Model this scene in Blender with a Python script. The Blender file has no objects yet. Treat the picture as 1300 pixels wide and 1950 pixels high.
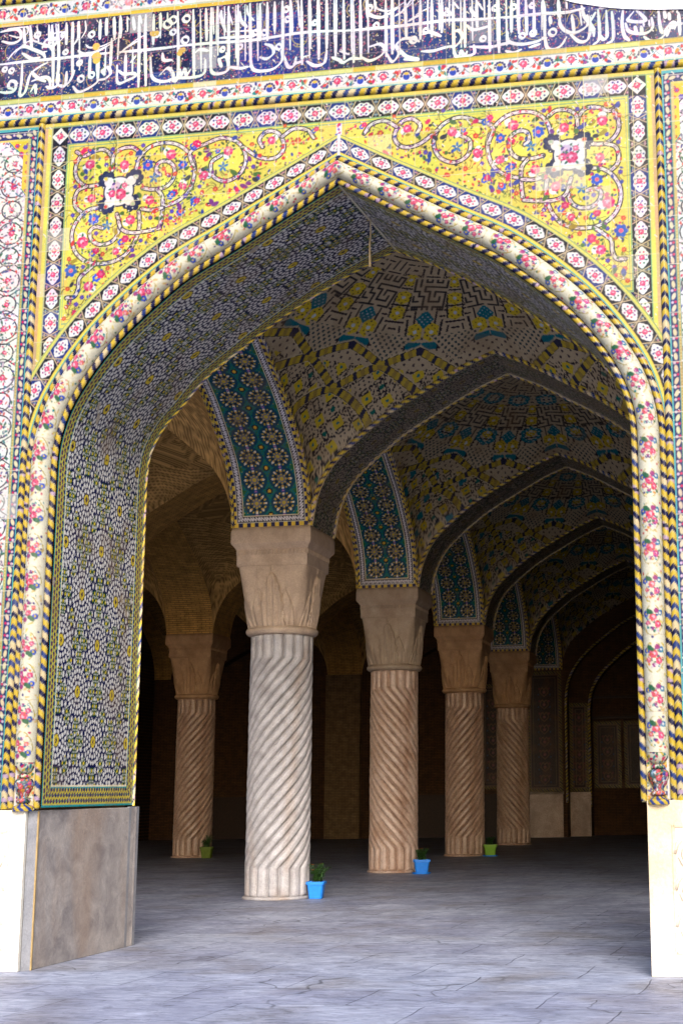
import bpy, math, random
import numpy as np
random.seed(7); RNG = np.random.default_rng(7)
sc = bpy.context.scene
COL = sc.collection
# ------------------------------------------------------------------ camera, world, sun, exposure
from mathutils import Matrix
cam_d = bpy.data.cameras.new('camera'); cam = bpy.data.objects.new('camera', cam_d); COL.objects.link(cam); sc.camera = cam
R_ = (0.98675532, 0.16175442, -0.01222475); U_ = (0.04296528, -0.18794427, 0.98123949); W_ = (-0.15642225, 0.96876853, 0.19240483)
cam.matrix_world = Matrix(((R_[0], U_[0], -W_[0], 3.84554), (R_[1], U_[1], -W_[1], -12.68602), (R_[2], U_[2], -W_[2], 1.55), (0, 0, 0, 1)))
cam_d.sensor_fit = 'AUTO'; cam_d.sensor_width = 36.0
cam_d.lens = 36.0 * 2748.25 / 1950
cam_d.shift_x = (650 - 999.85) / 1950; cam_d.shift_y = (966.58 - 975) / 1950
cam_d.clip_end = 500; cam_d.clip_start = 0.1
SUN_EL, SUN_AZ = 30.0, 16.0        # azimuth measured from -Y (towards the viewer) to +X
w = bpy.data.worlds.new('World'); sc.world = w; w.use_nodes = True
nt = w.node_tree; sky = nt.nodes.new('ShaderNodeTexSky'); sky.sky_type = 'NISHITA'; sky.sun_disc = False
sky.sun_elevation = math.radians(SUN_EL); sky.sun_rotation = math.radians(180 - SUN_AZ)
sky.dust_density = 2.0
bg = nt.nodes['Background']; bg.inputs['Strength'].default_value = 0.15
nt.links.new(sky.outputs[0], bg.inputs['Color'])
sd = bpy.data.lights.new('sun', 'SUN'); sun = bpy.data.objects.new('sun', sd); COL.objects.link(sun)
sd.energy = 1.8; sd.angle = math.radians(30); sd.color = (1.0, 0.965, 0.93)
el, az = math.radians(SUN_EL), math.radians(SUN_AZ)
from mathutils import Vector
sdir = Vector((math.sin(az) * math.cos(el), -math.cos(az) * math.cos(el), math.sin(el)))
sun.rotation_euler = sdir.to_track_quat('Z', 'Y').to_euler(); sun.location = (0, -20, 30)
sc.view_settings.view_transform = 'Standard'; sc.view_settings.look = 'None'
sc.view_settings.exposure = 1.6; sc.view_settings.gamma = 1.0
sc.render.engine = 'CYCLES'
sc.cycles.use_denoising = True
sc.cycles.max_bounces = 8; sc.cycles.diffuse_bounces = 3; sc.cycles.glossy_bounces = 3
sc.cycles.sample_clamp_indirect = 6

# ------------------------------------------------------------------ object helpers
def tag(o, label=None, cat=None, group=None, kind=None):
    if label: o['label'] = label
    if cat: o['category'] = cat
    if group: o['group'] = group
    if kind: o['kind'] = kind
    return o
def empty(name, loc=(0, 0, 0), rz=0.0):
    o = bpy.data.objects.new(name, None); COL.objects.link(o); o.location = loc; o.rotation_euler = (0, 0, rz); o.empty_display_size = .3
    return o
def copy_tree(o, parent=None):
    c = o.copy(); COL.objects.link(c)
    if parent: c.parent = parent
    for ch in list(o.children): copy_tree(ch, c)
    return c
def mesh_obj(name, verts, faces, mat, parent=None, smooth=False):
    me = bpy.data.meshes.new(name); me.from_pydata([tuple(v) for v in verts], [], faces)
    if smooth: me.polygons.foreach_set('use_smooth', [True] * len(me.polygons))
    if mat: me.materials.append(mat)
    me.update()
    o = bpy.data.objects.new(name, me); COL.objects.link(o)
    if parent: o.parent = parent
    return o
def grid_obj(name, P, C, mat, parent=None, mask=None, smooth=True, uv=None):
    """P (ny,nx,3) points, C (ny,nx,3) colours baked as a colour attribute; mask of vertices kept"""
    ny, nx = P.shape[:2]
    idx = np.arange(ny * nx).reshape(ny, nx)
    q = np.stack([idx[:-1, :-1], idx[:-1, 1:], idx[1:, 1:], idx[1:, :-1]], -1).reshape(-1, 4)
    if mask is not None:
        m = mask.reshape(-1); q = q[m[q].all(1)]
        used = np.unique(q); rem = np.zeros(ny * nx, np.int64); rem[used] = np.arange(len(used)); q = rem[q]
    else: used = np.arange(ny * nx)
    V = P.reshape(-1, 3)[used].astype(np.float32)
    me = bpy.data.meshes.new(name)
    me.vertices.add(len(V)); me.vertices.foreach_set('co', V.ravel())
    me.loops.add(q.size); me.loops.foreach_set('vertex_index', q.ravel().astype(np.int32))
    me.polygons.add(len(q)); me.polygons.foreach_set('loop_start', (np.arange(len(q)) * 4).astype(np.int32))
    if smooth: me.polygons.foreach_set('use_smooth', np.ones(len(q), bool))
    if C is not None:
        a = me.color_attributes.new('tile', 'FLOAT_COLOR', 'POINT')
        c4 = np.ones((len(V), 4), np.float32); c4[:, :3] = C.reshape(-1, 3)[used]
        a.data.foreach_set('color', c4.ravel())
    if uv is not None:
        l = me.uv_layers.new(name='UVMap'); l.data.foreach_set('uv', uv.reshape(-1, 2)[used][q.ravel()].astype(np.float32).ravel())
    me.update(calc_edges=True); me.materials.append(mat)
    o = bpy.data.objects.new(name, me); COL.objects.link(o)
    if parent: o.parent = parent
    return o
def box_data(x0, x1, y0, y1, z0, z1):
    v = [(x0,y0,z0),(x1,y0,z0),(x1,y1,z0),(x0,y1,z0),(x0,y0,z1),(x1,y0,z1),(x1,y1,z1),(x0,y1,z1)]
    return v, [(0,3,2,1),(4,5,6,7),(0,1,5,4),(1,2,6,5),(2,3,7,6),(3,0,4,7)]
def boxes(name, bs, mat, parent=None, bevel=0):
    V, F = [], []
    for b in bs:
        v, f = box_data(*b); n = len(V); V += v; F += [tuple(i + n for i in q) for q in f]
    o = mesh_obj(name, V, F, mat, parent)
    if bevel:
        m = o.modifiers.new('bevel', 'BEVEL'); m.width = bevel; m.segments = 2
    return o
def prism(name, pts, z0, z1, mat, parent=None, bevel=0):
    n = len(pts); V = [(x, y, z0) for x, y in pts] + [(x, y, z1) for x, y in pts]
    F = [tuple(range(n - 1, -1, -1)), tuple(range(n, 2 * n))] + [(i, (i + 1) % n, n + (i + 1) % n, n + i) for i in range(n)]
    o = mesh_obj(name, V, F, mat, parent)
    if bevel:
        m = o.modifiers.new('bevel', 'BEVEL'); m.width = bevel; m.segments = 2
    return o
def tube_mesh(paths, rad, nseg=8, closed=False):
    V, F = [], []
    for p in paths:
        p = np.asarray(p, float); n0 = len(V); n = len(p)
        T = np.gradient(p, axis=0); T /= np.linalg.norm(T, axis=1)[:, None] + 1e-9
        for i in range(n):
            a = np.array([0, 1.0, 0]) if abs(T[i][1]) < .9 else np.array([1.0, 0, 0])
            b = np.cross(T[i], a); b /= np.linalg.norm(b); c = np.cross(T[i], b)
            r = rad[i] if hasattr(rad, '__len__') else rad
            for k in range(nseg):
                t = 2 * math.pi * k / nseg; V.append(tuple(p[i] + r * (math.cos(t) * b + math.sin(t) * c)))
        for i in range(n - 1):
            for k in range(nseg):
                k2 = (k + 1) % nseg; F.append((n0 + i*nseg + k, n0 + i*nseg + k2, n0 + (i+1)*nseg + k2, n0 + (i+1)*nseg + k))
        F.append(tuple(n0 + k for k in range(nseg - 1, -1, -1))); F.append(tuple(n0 + (n-1)*nseg + k for k in range(nseg)))
    return V, F
def lathe(name, prof, mat, parent=None, n=32, loc=(0, 0, 0), sq=None):
    V, F = [], []
    for r, z in prof:
        for k in range(n):
            t = 2 * math.pi * k / n; f = 1.0
            if sq: f = 1 / (abs(math.cos(t)) ** sq + abs(math.sin(t)) ** sq) ** (1 / sq)
            V.append((loc[0] + r * f * math.cos(t), loc[1] + r * f * math.sin(t), loc[2] + z))
    for i in range(len(prof) - 1):
        for k in range(n):
            k2 = (k + 1) % n; F.append((i*n + k, i*n + k2, (i+1)*n + k2, (i+1)*n + k))
    F.append(tuple(range(n - 1, -1, -1))); F.append(tuple((len(prof) - 1) * n + k for k in range(n)))
    return mesh_obj(name, V, F, mat, parent, smooth=True)

# ------------------------------------------------------------------ materials
def new_mat(name):
    m = bpy.data.materials.new(name); m.use_nodes = True
    return m, m.node_tree, m.node_tree.nodes['Principled BSDF']
def N(nt, t, **kw):
    n = nt.nodes.new(t)
    for k, v in kw.items():
        if k in n.inputs: n.inputs[k].default_value = v
        else: setattr(n, k, v)
    return n
def mix(nt, fac, a, b, mode='MIX'):
    n = nt.nodes.new('ShaderNodeMix'); n.data_type = 'RGBA'; n.blend_type = mode
    for s, v in ((0, fac), (6, a), (7, b)):
        if hasattr(v, 'links') or hasattr(v, 'is_linked'): nt.links.new(v, n.inputs[s])
        else: n.inputs[s].default_value = v if s == 0 else tuple(v) + ((1,) if len(v) == 3 else ())
    return n.outputs[2]
def ramp(nt, src, stops):
    n = nt.nodes.new('ShaderNodeValToRGB'); e = n.color_ramp.elements
    while len(e) < len(stops): e.new(.5)
    for el_, (p, c) in zip(e, stops):
        el_.position = p; el_.color = (c, c, c, 1) if not hasattr(c, '__len__') else tuple(c) + (1,)
    nt.links.new(src, n.inputs[0]); return n.outputs[0]
def noise(nt, scale, detail=4, vec=None, dist=0.0, rough=.5):
    n = N(nt, 'ShaderNodeTexNoise'); n.inputs['Scale'].default_value = scale; n.inputs['Detail'].default_value = detail
    n.inputs['Distortion'].default_value = dist; n.inputs['Roughness'].default_value = rough
    if vec is not None: nt.links.new(vec, n.inputs['Vector'])
    return n.outputs[0]
def bump(nt, b, h, strength, dist=.01):
    n = N(nt, 'ShaderNodeBump'); n.inputs['Strength'].default_value = strength; n.inputs['Distance'].default_value = dist
    nt.links.new(h, n.inputs['Height']); nt.links.new(n.outputs[0], b.inputs['Normal'])
def coord(nt, which='Object'):
    return N(nt, 'ShaderNodeTexCoord').outputs[which]
def mapping(nt, vec, scale=(1, 1, 1), rot=(0, 0, 0)):
    n = N(nt, 'ShaderNodeMapping'); n.inputs['Scale'].default_value = scale; n.inputs['Rotation'].default_value = rot
    nt.links.new(vec, n.inputs['Vector']); return n.outputs[0]

def tile_mat(name, rough=.28, dirt=.25, dirt_col=(.35, .28, .2), bmp=.25, chip=True, gain=1.0, spec=.3):
    m, t, b = new_mat(name); c = N(t, 'ShaderNodeVertexColor', layer_name='tile').outputs[0]; v = coord(t)
    n1 = noise(t, 2.3, 6, v); n2 = noise(t, 30, 5, v, rough=.7)
    c = mix(t, 1.0, c, ramp(t, n2, [(.3, .82 * gain), (.7, gain)]), 'MULTIPLY')
    c = mix(t, ramp(t, n1, [(.5, 0.0), (.8, dirt)]), c, dirt_col)
    if chip:
        n3 = noise(t, 1.6, 9, v, rough=.75); c = mix(t, ramp(t, n3, [(.70, 0.0), (.715, .9)]), c, (.62, .54, .42))
    t.links.new(c, b.inputs['Base Color'])
    t.links.new(ramp(t, n2, [(.3, rough * .6), (.75, min(1, rough * 1.9))]), b.inputs['Roughness'])
    b.inputs['Specular IOR Level'].default_value = spec
    vo = N(t, 'ShaderNodeTexVoronoi'); vo.inputs['Scale'].default_value = 19; t.links.new(v, vo.inputs['Vector'])
    bump(t, b, mix(t, .45, noise(t, 14, 3, v), vo.outputs[1]), bmp, .012); return m
M = {}
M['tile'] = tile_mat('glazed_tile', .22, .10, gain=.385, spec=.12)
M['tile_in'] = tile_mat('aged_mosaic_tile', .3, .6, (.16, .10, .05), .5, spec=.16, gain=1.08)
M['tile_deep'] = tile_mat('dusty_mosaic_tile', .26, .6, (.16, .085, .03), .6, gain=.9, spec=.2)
def stone(name, c1, c2, c3, rough=.5, sc_=3.0, bm=.3, stain=.5, spec=.3):
    m, t, b = new_mat(name); v = coord(t)
    a = noise(t, sc_, 8, v, .6, .6); d = noise(t, sc_ * 9, 6, v, 0, .7); s = noise(t, 1.1, 5, mapping(t, v, (1, 1, .35)), 1.0)
    c = mix(t, ramp(t, a, [(.35, 0), (.7, 1)]), c1, c2)
    c = mix(t, ramp(t, s, [(.48, 0), (.7, stain)]), c, c3)
    c = mix(t, 1.0, c, ramp(t, d, [(.25, .72), (.65, 1.05)]), 'MULTIPLY')
    t.links.new(c, b.inputs['Base Color']); b.inputs['Roughness'].default_value = rough; b.inputs['Specular IOR Level'].default_value = spec
    t.links.new(ramp(t, d, [(.3, rough * .75), (.7, min(1, rough * 1.4))]), b.inputs['Roughness'])
    bump(t, b, d, bm, .012); return m
M['marble_pale'] = stone('pale_weathered_marble', (.49, .465, .47), (.32, .295, .295), (.29, .18, .10), .42, 5, .6, .7, .35)
M['capital_pale'] = stone('sandy_limestone', (.58, .44, .33), (.44, .33, .25), (.30, .20, .12), .6, 5, .5, .5)
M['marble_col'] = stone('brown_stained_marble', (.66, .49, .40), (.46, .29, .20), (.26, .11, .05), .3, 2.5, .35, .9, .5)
M['marble_brown'] = stone('warm_lit_marble', (.60, .41, .30), (.40, .25, .17), (.25, .12, .06), .28, 3, .35, .8, .5)  # warm bounced light of the hall tinted into the marble colour
M['capital_brown'] = stone('warm_lit_limestone', (.60, .37, .20), (.42, .24, .12), (.24, .12, .05), .55, 5, .5, .6)  # capital stone browned to carry the same warm bounced light
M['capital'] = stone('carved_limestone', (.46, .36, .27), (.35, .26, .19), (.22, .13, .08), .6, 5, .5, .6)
M['white_marble'] = stone('white_marble', (.56, .54, .49), (.47, .43, .37), (.42, .32, .19), .35, 3.5, .3, .9)
M['grey_dado'] = stone('grey_stained_stone', (.33, .295, .275), (.17, .15, .15), (.27, .18, .12), .5, 4.5, .6, .5)
M['gap_stone'] = stone('bluish_stone', (.22, .22, .235), (.15, .15, .165), (.2, .16, .12), .5, 6, .3)
M['carve'] = stone('carved_relief_stone', (.62, .55, .47), (.5, .42, .34), (.4, .3, .2), .5, 6, .4)
def brick_mat(name, c1, c2, mortar, bw=.22, bh=.055, use='Object', rot=(math.pi / 2, 0, 0)):
    m, t, b = new_mat(name)
    v = coord(t, 'UV') if use == 'UV' else coord(t)
    if use != 'UV': v = mapping(t, v, (1, 1, 1), rot)
    br = N(t, 'ShaderNodeTexBrick'); br.inputs['Scale'].default_value = 1
    br.inputs['Brick Width'].default_value = bw; br.inputs['Row Height'].default_value = bh; br.inputs['Mortar Size'].default_value = .008
    br.inputs['Color1'].default_value = tuple(c1) + (1,); br.inputs['Color2'].default_value = tuple(c2) + (1,); br.inputs['Mortar'].default_value = tuple(mortar) + (1,)
    t.links.new(v, br.inputs['Vector'])
    n = noise(t, 5, 6, coord(t)); c = mix(t, 1.0, br.outputs[0], ramp(t, n, [(.3, .6), (.7, 1.15)]), 'MULTIPLY')
    t.links.new(c, b.inputs['Base Color']); b.inputs['Roughness'].default_value = .85
    bump(t, b, br.outputs['Fac'], -.5, .01); return m
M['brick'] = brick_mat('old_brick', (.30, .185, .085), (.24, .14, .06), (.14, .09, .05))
M['brick_dark'] = brick_mat('hall_gloom_brick', (.13, .055, .016), (.09, .035, .010), (.035, .015, .006))  # gloom of the deep hall put into this darker brick colour
M['brick_uv'] = brick_mat('vault_brick', (.66, .37, .09), (.54, .29, .07), (.24, .13, .04), use='UV')
def plain(name, c, rough=.6, spec=.3, var=.2):
    m, t, b = new_mat(name); v = coord(t)
    n = noise(t, 18, 5, v)
    t.links.new(mix(t, 1.0, c, ramp(t, n, [(.3, 1 - var), (.7, 1 + var * .3)]), 'MULTIPLY'), b.inputs['Base Color'])
    b.inputs['Roughness'].default_value = rough; b.inputs['Specular IOR Level'].default_value = spec
    bump(t, b, n, .15, .005); return m
M['blue'] = plain('blue_plastic', (.01, .21, .75), .4, .5, .1)
M['lime'] = plain('lime_green_plastic', (.20, .42, .01), .4, .5, .1)
M['olive'] = plain('dull_green_plastic', (.12, .17, .01), .5)
M['soil'] = plain('dark_soil', (.03, .02, .012), .9)
M['leaf'] = plain('dark_leaf', (.045, .12, .025), .5)
M['petal'] = plain('orange_red_petal', (.6, .08, .02), .5)
M['rope'] = plain('beige_rope', (.55, .42, .24), .8)
M['ochre'] = plain('ochre_mortar', (.26, .18, .08), .8)
M['flat_white'] = plain('matt_white', (.85, .85, .86), .8, .2, .04)
M['wood'] = plain('dark_wood', (.05, .022, .012), .55, .4, .4)
M['roofing'] = plain('clay_roof_surface', (.3, .24, .17), .9)
def floor_mat():
    m, t, b = new_mat('worn_stone_paving'); g = N(t, 'ShaderNodeNewGeometry').outputs['Position']
    wv = noise(t, 1.7, 4, g); wob = mix(t, .035, g, N(t, 'ShaderNodeTexNoise', Scale=2.0).outputs[1])
    br = N(t, 'ShaderNodeTexBrick'); br.offset = .43; br.inputs['Scale'].default_value = 1
    br.inputs['Brick Width'].default_value = 1.45; br.inputs['Row Height'].default_value = .86; br.inputs['Mortar Size'].default_value = .009
    br.inputs['Mortar Smooth'].default_value = .6
    br.inputs['Color1'].default_value = (.9, .9, .9, 1); br.inputs['Color2'].default_value = (.70, .69, .74, 1); br.inputs['Mortar'].default_value = (.30, .30, .34, 1)
    wn = N(t, 'ShaderNodeTexNoise', Scale=1.3); t.links.new(g, wn.inputs['Vector'])
    vm = N(t, 'ShaderNodeVectorMath', operation='MULTIPLY_ADD'); t.links.new(wn.outputs[1], vm.inputs[0]); vm.inputs[1].default_value = (.10, .10, 0); t.links.new(mapping(t, g, rot=(0, 0, .05)), vm.inputs[2])
    t.links.new(vm.outputs[0], br.inputs['Vector'])
    st = noise(t, 5, 9, mapping(t, g, (.9, 2.0, 1)), 1.2, .72)
    base = mix(t, ramp(t, wv, [(.35, 0), (.7, 1)]), (.38, .405, .50), (.25, .27, .355))
    base = mix(t, ramp(t, noise(t, .9, 5, g, .5), [(.50, 0), (.70, .7)]), base, (.22, .205, .21))
    c = mix(t, ramp(t, noise(t, 1.9, 6, g, .3), [(.30, .45), (.50, 1.0)]), base, mix(t, 1.0, base, br.outputs[0], 'MULTIPLY'))
    c = mix(t, 1.0, c, ramp(t, st, [(.30, .38), (.48, .84), (.70, 1.2)]), 'MULTIPLY')
    cr = N(t, 'ShaderNodeTexVoronoi', feature='DISTANCE_TO_EDGE'); cr.inputs['Scale'].default_value = .85
    vm2 = N(t, 'ShaderNodeVectorMath', operation='MULTIPLY_ADD'); t.links.new(wn.outputs[1], vm2.inputs[0]); vm2.inputs[1].default_value = (1.2, .9, 0); t.links.new(g, vm2.inputs[2]); t.links.new(vm2.outputs[0], cr.inputs['Vector'])
    crk = ramp(t, cr.outputs[0], [(.003, .3), (.014, 1.0)])
    c = mix(t, ramp(t, noise(t, .5, 3, g), [(.52, 0), (.60, .8)]), c, mix(t, 1.0, c, crk, 'MULTIPLY'))
    t.links.new(c, b.inputs['Base Color']); t.links.new(ramp(t, st, [(.3, .7), (.7, .42)]), b.inputs['Roughness'])
    b.inputs['Specular IOR Level'].default_value = .35
    h = mix(t, .5, st, br.outputs[0]); bump(t, b, mix(t, .3, h, crk), .55, .03); return m
M['floor'] = floor_mat()
# ------------------------------------------------------------------ pattern painting on fine grids (tile colours, no light in them)
NAVY = (.008, .010, .07); BLACK = (.012, .011, .018); WHITE = (.80, .78, .78); YEL = (.70, .49, .05); PINK = (.60, .015, .11); ROSE = (.72, .09, .22)
TEAL = (.0, .24, .27); TURQ = (.03, .42, .45); BLUE = (.02, .09, .52); RED = (.60, .05, .04); GRN = (.03, .14, .07); ORG = (.75, .28, .03); CREAM = (.72, .62, .42); LILAC = (.62, .48, .62)
class Cv:
    def __init__(s, x0, x1, y0, y1, res, bgc=WHITE):
        s.x0, s.y0 = x0, y0; s.nx = int(round((x1 - x0) / res)) + 1; s.ny = int(round((y1 - y0) / res)) + 1
        s.rx = (x1 - x0) / (s.nx - 1); s.ry = (y1 - y0) / (s.ny - 1); s.res = max(s.rx, s.ry)
        s.a = np.empty((s.ny, s.nx, 3), np.float32); s.a[:] = bgc
        s.X, s.Y = np.meshgrid(np.linspace(x0, x1, s.nx), np.linspace(y0, y1, s.ny))
    def win(s, xa, xb, ya, yb):
        i0 = max(0, int((xa - s.x0) / s.rx) - 1); i1 = min(s.nx, int((xb - s.x0) / s.rx) + 3)
        j0 = max(0, int((ya - s.y0) / s.ry) - 1); j1 = min(s.ny, int((yb - s.y0) / s.ry) + 3)
        if i1 <= i0 or j1 <= j0: return None
        return (slice(j0, j1), slice(i0, i1))
    def put(s, w, al, c):
        al = np.clip(al, 0, 1)[..., None]; s.a[w] = s.a[w] * (1 - al) + np.array(c, np.float32) * al
    def disk(s, x, y, r, c, e=1.0, ang=0.0):
        R = r * max(1, e) + s.res; w = s.win(x - R, x + R, y - R, y + R)
        if w is None: return
        X = s.X[w] - x; Y = s.Y[w] - y; ca, sa = math.cos(ang), math.sin(ang)
        u = (X * ca + Y * sa) / e; v = -X * sa + Y * ca
        s.put(w, (r - np.hypot(u, v)) / s.res + .5, c)
    def rect(s, xa, xb, ya, yb, c):
        w = s.win(xa, xb, ya, yb)
        if w is None: return
        X, Y = s.X[w], s.Y[w]
        al = np.minimum(np.minimum(X - xa, xb - X) / s.rx, np.minimum(Y - ya, yb - Y) / s.ry) + .5
        s.put(w, al, c)
    def line(s, pts, wd, c, smooth=0):
        p = np.asarray(pts, float)
        if smooth: p = crom(p, smooth)
        for a, b in zip(p[:-1], p[1:]):
            R = wd / 2 + s.res; w = s.win(min(a[0], b[0]) - R, max(a[0], b[0]) + R, min(a[1], b[1]) - R, max(a[1], b[1]) + R)
            if w is None: continue
            d = b - a; L = d @ d + 1e-12; X = s.X[w] - a[0]; Y = s.Y[w] - a[1]
            t = np.clip((X * d[0] + Y * d[1]) / L, 0, 1)
            s.put(w, (wd / 2 - np.hypot(X - t * d[0], Y - t * d[1])) / s.res + .5, c)
    def mask(s, m, c): s.a[m] = c
def crom(p, n=8):
    p = np.asarray(p, float)
    if len(p) < 3: return p
    q = np.vstack([2 * p[0] - p[1], p, 2 * p[-1] - p[-2]]); out = []
    for i in range(1, len(q) - 2):
        t = np.linspace(0, 1, n, endpoint=False)[:, None]
        out.append(.5 * ((2 * q[i]) + (-q[i-1] + q[i+1]) * t + (2*q[i-1] - 5*q[i] + 4*q[i+1] - q[i+2]) * t**2 + (-q[i-1] + 3*q[i] - 3*q[i+1] + q[i+2]) * t**3))
    return np.vstack(out + [p[-1:]])
def resample(p, n):
    p = np.asarray(p, float); d = np.r_[0, np.cumsum(np.linalg.norm(np.diff(p, axis=0), axis=1))]
    s = np.linspace(0, d[-1], n); return np.stack([np.interp(s, d, p[:, k]) for k in range(p.shape[1])], 1), s
rnd = random.random
def tilevar(c, step, ox=0.0, oy=0.0, k=.10, fade=.05):
    i = np.floor((c.X - ox) / step).astype(int) + 200; j = np.floor((c.Y - oy) / step).astype(int) + 200
    T = 1 + RNG.uniform(-k, k, (400, 400, 3)) * np.array((1, .9, 1.2)) ; T = T * (1 + RNG.uniform(-k, k, (400, 400, 1))); F = (RNG.random((400, 400)) < fade) * RNG.uniform(.15, .5, (400, 400))
    c.a *= T[j % 400, i % 400]; f = F[j % 400, i % 400][..., None]; c.a[:] = c.a * (1 - f) + np.array((.72, .70, .66)) * f
    y, x = c.Y, c.X; n = np.sin(x * 37 + 3 * np.sin(y * 23)) * np.sin(y * 41 + 2 * np.sin(x * 19)) + .5 * np.sin(x * 113 + y * 71); c.a[n > 1.30] = (.74, .70, .62)
def jit(c, k=.12): return tuple(max(0, v * (1 + (rnd() - .5) * 2 * k)) for v in c)
def rose(c, x, y, r, c1=PINK, c2=ROSE, leaf=GRN, a=None):
    a = rnd() * 6.28 if a is None else a
    for k in range(4):
        t = a + k * 1.57 + .5; c.disk(x + 1.15 * r * math.cos(t), y + 1.15 * r * math.sin(t), r * .2, leaf, 2.0, t)
    for k in range(7):
        t = a + k * .9; c.disk(x + .6 * r * math.cos(t), y + .6 * r * math.sin(t), r * .42, c1 if k % 2 else c2)
    c.disk(x, y, r * .55, c2); c.disk(x - .1 * r, y + .1 * r, r * .32, (.85, .5, .6)); c.disk(x + .1 * r, y - .12 * r, r * .2, c1)
def bloom(c, x, y, r, c1=BLUE, ctr=YEL):
    a = rnd() * 6
    for k in range(6):
        t = a + k * 1.047; c.disk(x + .62 * r * math.cos(t), y + .62 * r * math.sin(t), r * .38, jit(c1, .3))
    c.disk(x, y, r * .33, ctr)
def flower(c, x, y, r, k):
    if k == 0:
        a = rnd() * 6; c.disk(x + r * .8 * math.cos(a), y + r * .8 * math.sin(a), r * .65, (.78, .82, .80)); rose(c, x, y, r * .85)
    elif k == 1: bloom(c, x, y, r); [c.disk(x + r * 1.1 * math.cos(t), y + r * 1.1 * math.sin(t), r * .22, (.05, .03, .12)) for t in (0.4, 2.2, 4.1)]; c.disk(x, y, r * .3, ROSE)
    elif k == 2: bloom(c, x - r * .4, y - r * .3, r * .75, BLUE); bloom(c, x + r * .35, y + r * .3, r * .8, PINK, ROSE)
    elif k == 3:
        for t in (0.4, 1.6, 2.8, 4.0, 5.2): c.disk(x + r * .6 * math.cos(t), y + r * .6 * math.sin(t), r * .24, (.02, .16, .4), 1.9, t)
    elif k == 4: bloom(c, x, y, r, RED, ORG)
    else: bloom(c, x, y, r, (.12, .03, .30), BLUE)
def scroll(c, pts, wd=.025):
    p = crom(pts, 9); c.line(p, wd + .026, (.02, .01, .025)); c.line(p, wd, (.78, .68, .66))
    q, s = resample(p, max(3, int(np.linalg.norm(np.diff(p, axis=0), axis=1).sum() / .035)))
    for i in range(0, len(q) - 1, 1):
        d = q[min(i + 1, len(q) - 1)] - q[i]; n = np.array([-d[1], d[0]]) / (np.linalg.norm(d) + 1e-9)
        if i % 2 == 0: c.line([q[i], q[i] + d * .55], wd * .34, (.14, .02, .16))
        if i % 9 == 4:
            for sg in (1, -1): c.disk(*(q[i] + n * sg * wd * .8), wd * .34, (.03, .015, .03)); c.disk(*(q[i] + n * sg * wd * .8), wd * .2, (.62, .5, .48))
# repeated border motifs, drawn in (u along, v across) strips
def medallions(c, u0, u1, v0, v1, per=.2425, vertical=False):
    """white lobed medallions with a rose on a dark ground"""
    vc = (v0 + v1) / 2; hw = (v1 - v0) / 2; n = max(1, int(round((u1 - u0) / per))); per = (u1 - u0) / n
    P = (lambda u, v: (v, u)) if vertical else (lambda u, v: (u, v))
    for i in range(n):
        u = u0 + (i + .5) * per; base = BLACK if rnd() < .72 else (.01, .03, .20)
        a = P(u - per / 2, v0); b = P(u + per / 2, v1); c.rect(min(a[0], b[0]), max(a[0], b[0]), min(a[1], b[1]), max(a[1], b[1]), base)
        for s in (-1, 1):
            e = P(u + s * per / 2, vc)
            for q in (-1, 1):
                c.line([e, P(u + s * per * .34, vc + q * hw * .95)], .009, (.62, .48, .30))
                c.disk(*P(u + s * per * .46, vc + q * hw * .72), hw * .10, random.choice([(.60, .3, .36), (.5, .42, .2), (.2, .3, .4)]))
        for du, dv, r in ((0, 0, .66), (-.24, 0, .52), (.24, 0, .52), (-.14, .38, .36), (.14, .38, .36), (-.14, -.38, .36), (.14, -.38, .36), (-.40, 0, .24), (.40, 0, .24)):
            c.disk(*P(u + du * per * .86, vc + dv * hw), hw * r, WHITE)
        x, y = P(u, vc); rose(c, x, y, hw * .34, PINK, ROSE, (.05, .05, .2))
        for k in range(8):
            t = k * .785 + .39; r = hw * .66; c.disk(*P(u + 1.05 * r * math.cos(t), vc + .85 * r * math.sin(t)), hw * .12, random.choice([(.05, .05, .25), PINK, GRN, (.3, .04, .25)]))
        if rnd() < .8:
            e = [P(u + per / 2, v0), P(u + per / 2, v1)]; c.line(e, .005, (.6, .55, .5))
def floralband(c, u0, u1, v0, v1, per=.232, ph=0):
    c.rect(u0, u1, v0, v1, WHITE); vc = (v0 + v1) / 2; h = v1 - v0; i = 0; u = u0 + ph
    while u < u1:
        if i % 2 == 0: rose(c, u, vc, h * .27, PINK if i % 4 else (.75, .06, .09), ROSE, (.04, .05, .2)); c.line([(u - .05, vc + .02), (u - .03, vc + h * .34), (u + .03, vc + h * .34), (u + .05, vc + .02)], .010, (.05, .04, .15), 4)
        else:
            for k in range(7): t = math.pi * k / 6; c.disk(u + .05 * math.cos(t), vc - .01 + .05 * math.sin(t), .014, (.03, .03, .16))
            c.disk(u, vc - .02, .034, (.02, .06, .42)); c.disk(u, vc + .014, .014, YEL, 1.8)
        for k in range(9):
            uu = u + per * (.28 + .44 * rnd()); vv = vc + (rnd() - .5) * h * .8
            c.disk(uu, vv, .007 + .012 * rnd() ** 2, random.choice([RED, PINK, (.05, .05, .25), TEAL, GRN, (.3, .04, .25), ORG]), 1 + rnd(), rnd() * 3)
        for s in (-1, 1): c.line([(u + s * .06, vc - h * .3), (u + s * .1, vc - .01), (u + s * .13, vc + h * .25)], .006, (.05, .25, .22), 4)
        for k in range(2): c.disk(u + per * .5 + (k - .5) * .03, vc + (k - .5) * h * .5, .017, RED); 
        u += per; i += 1
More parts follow.
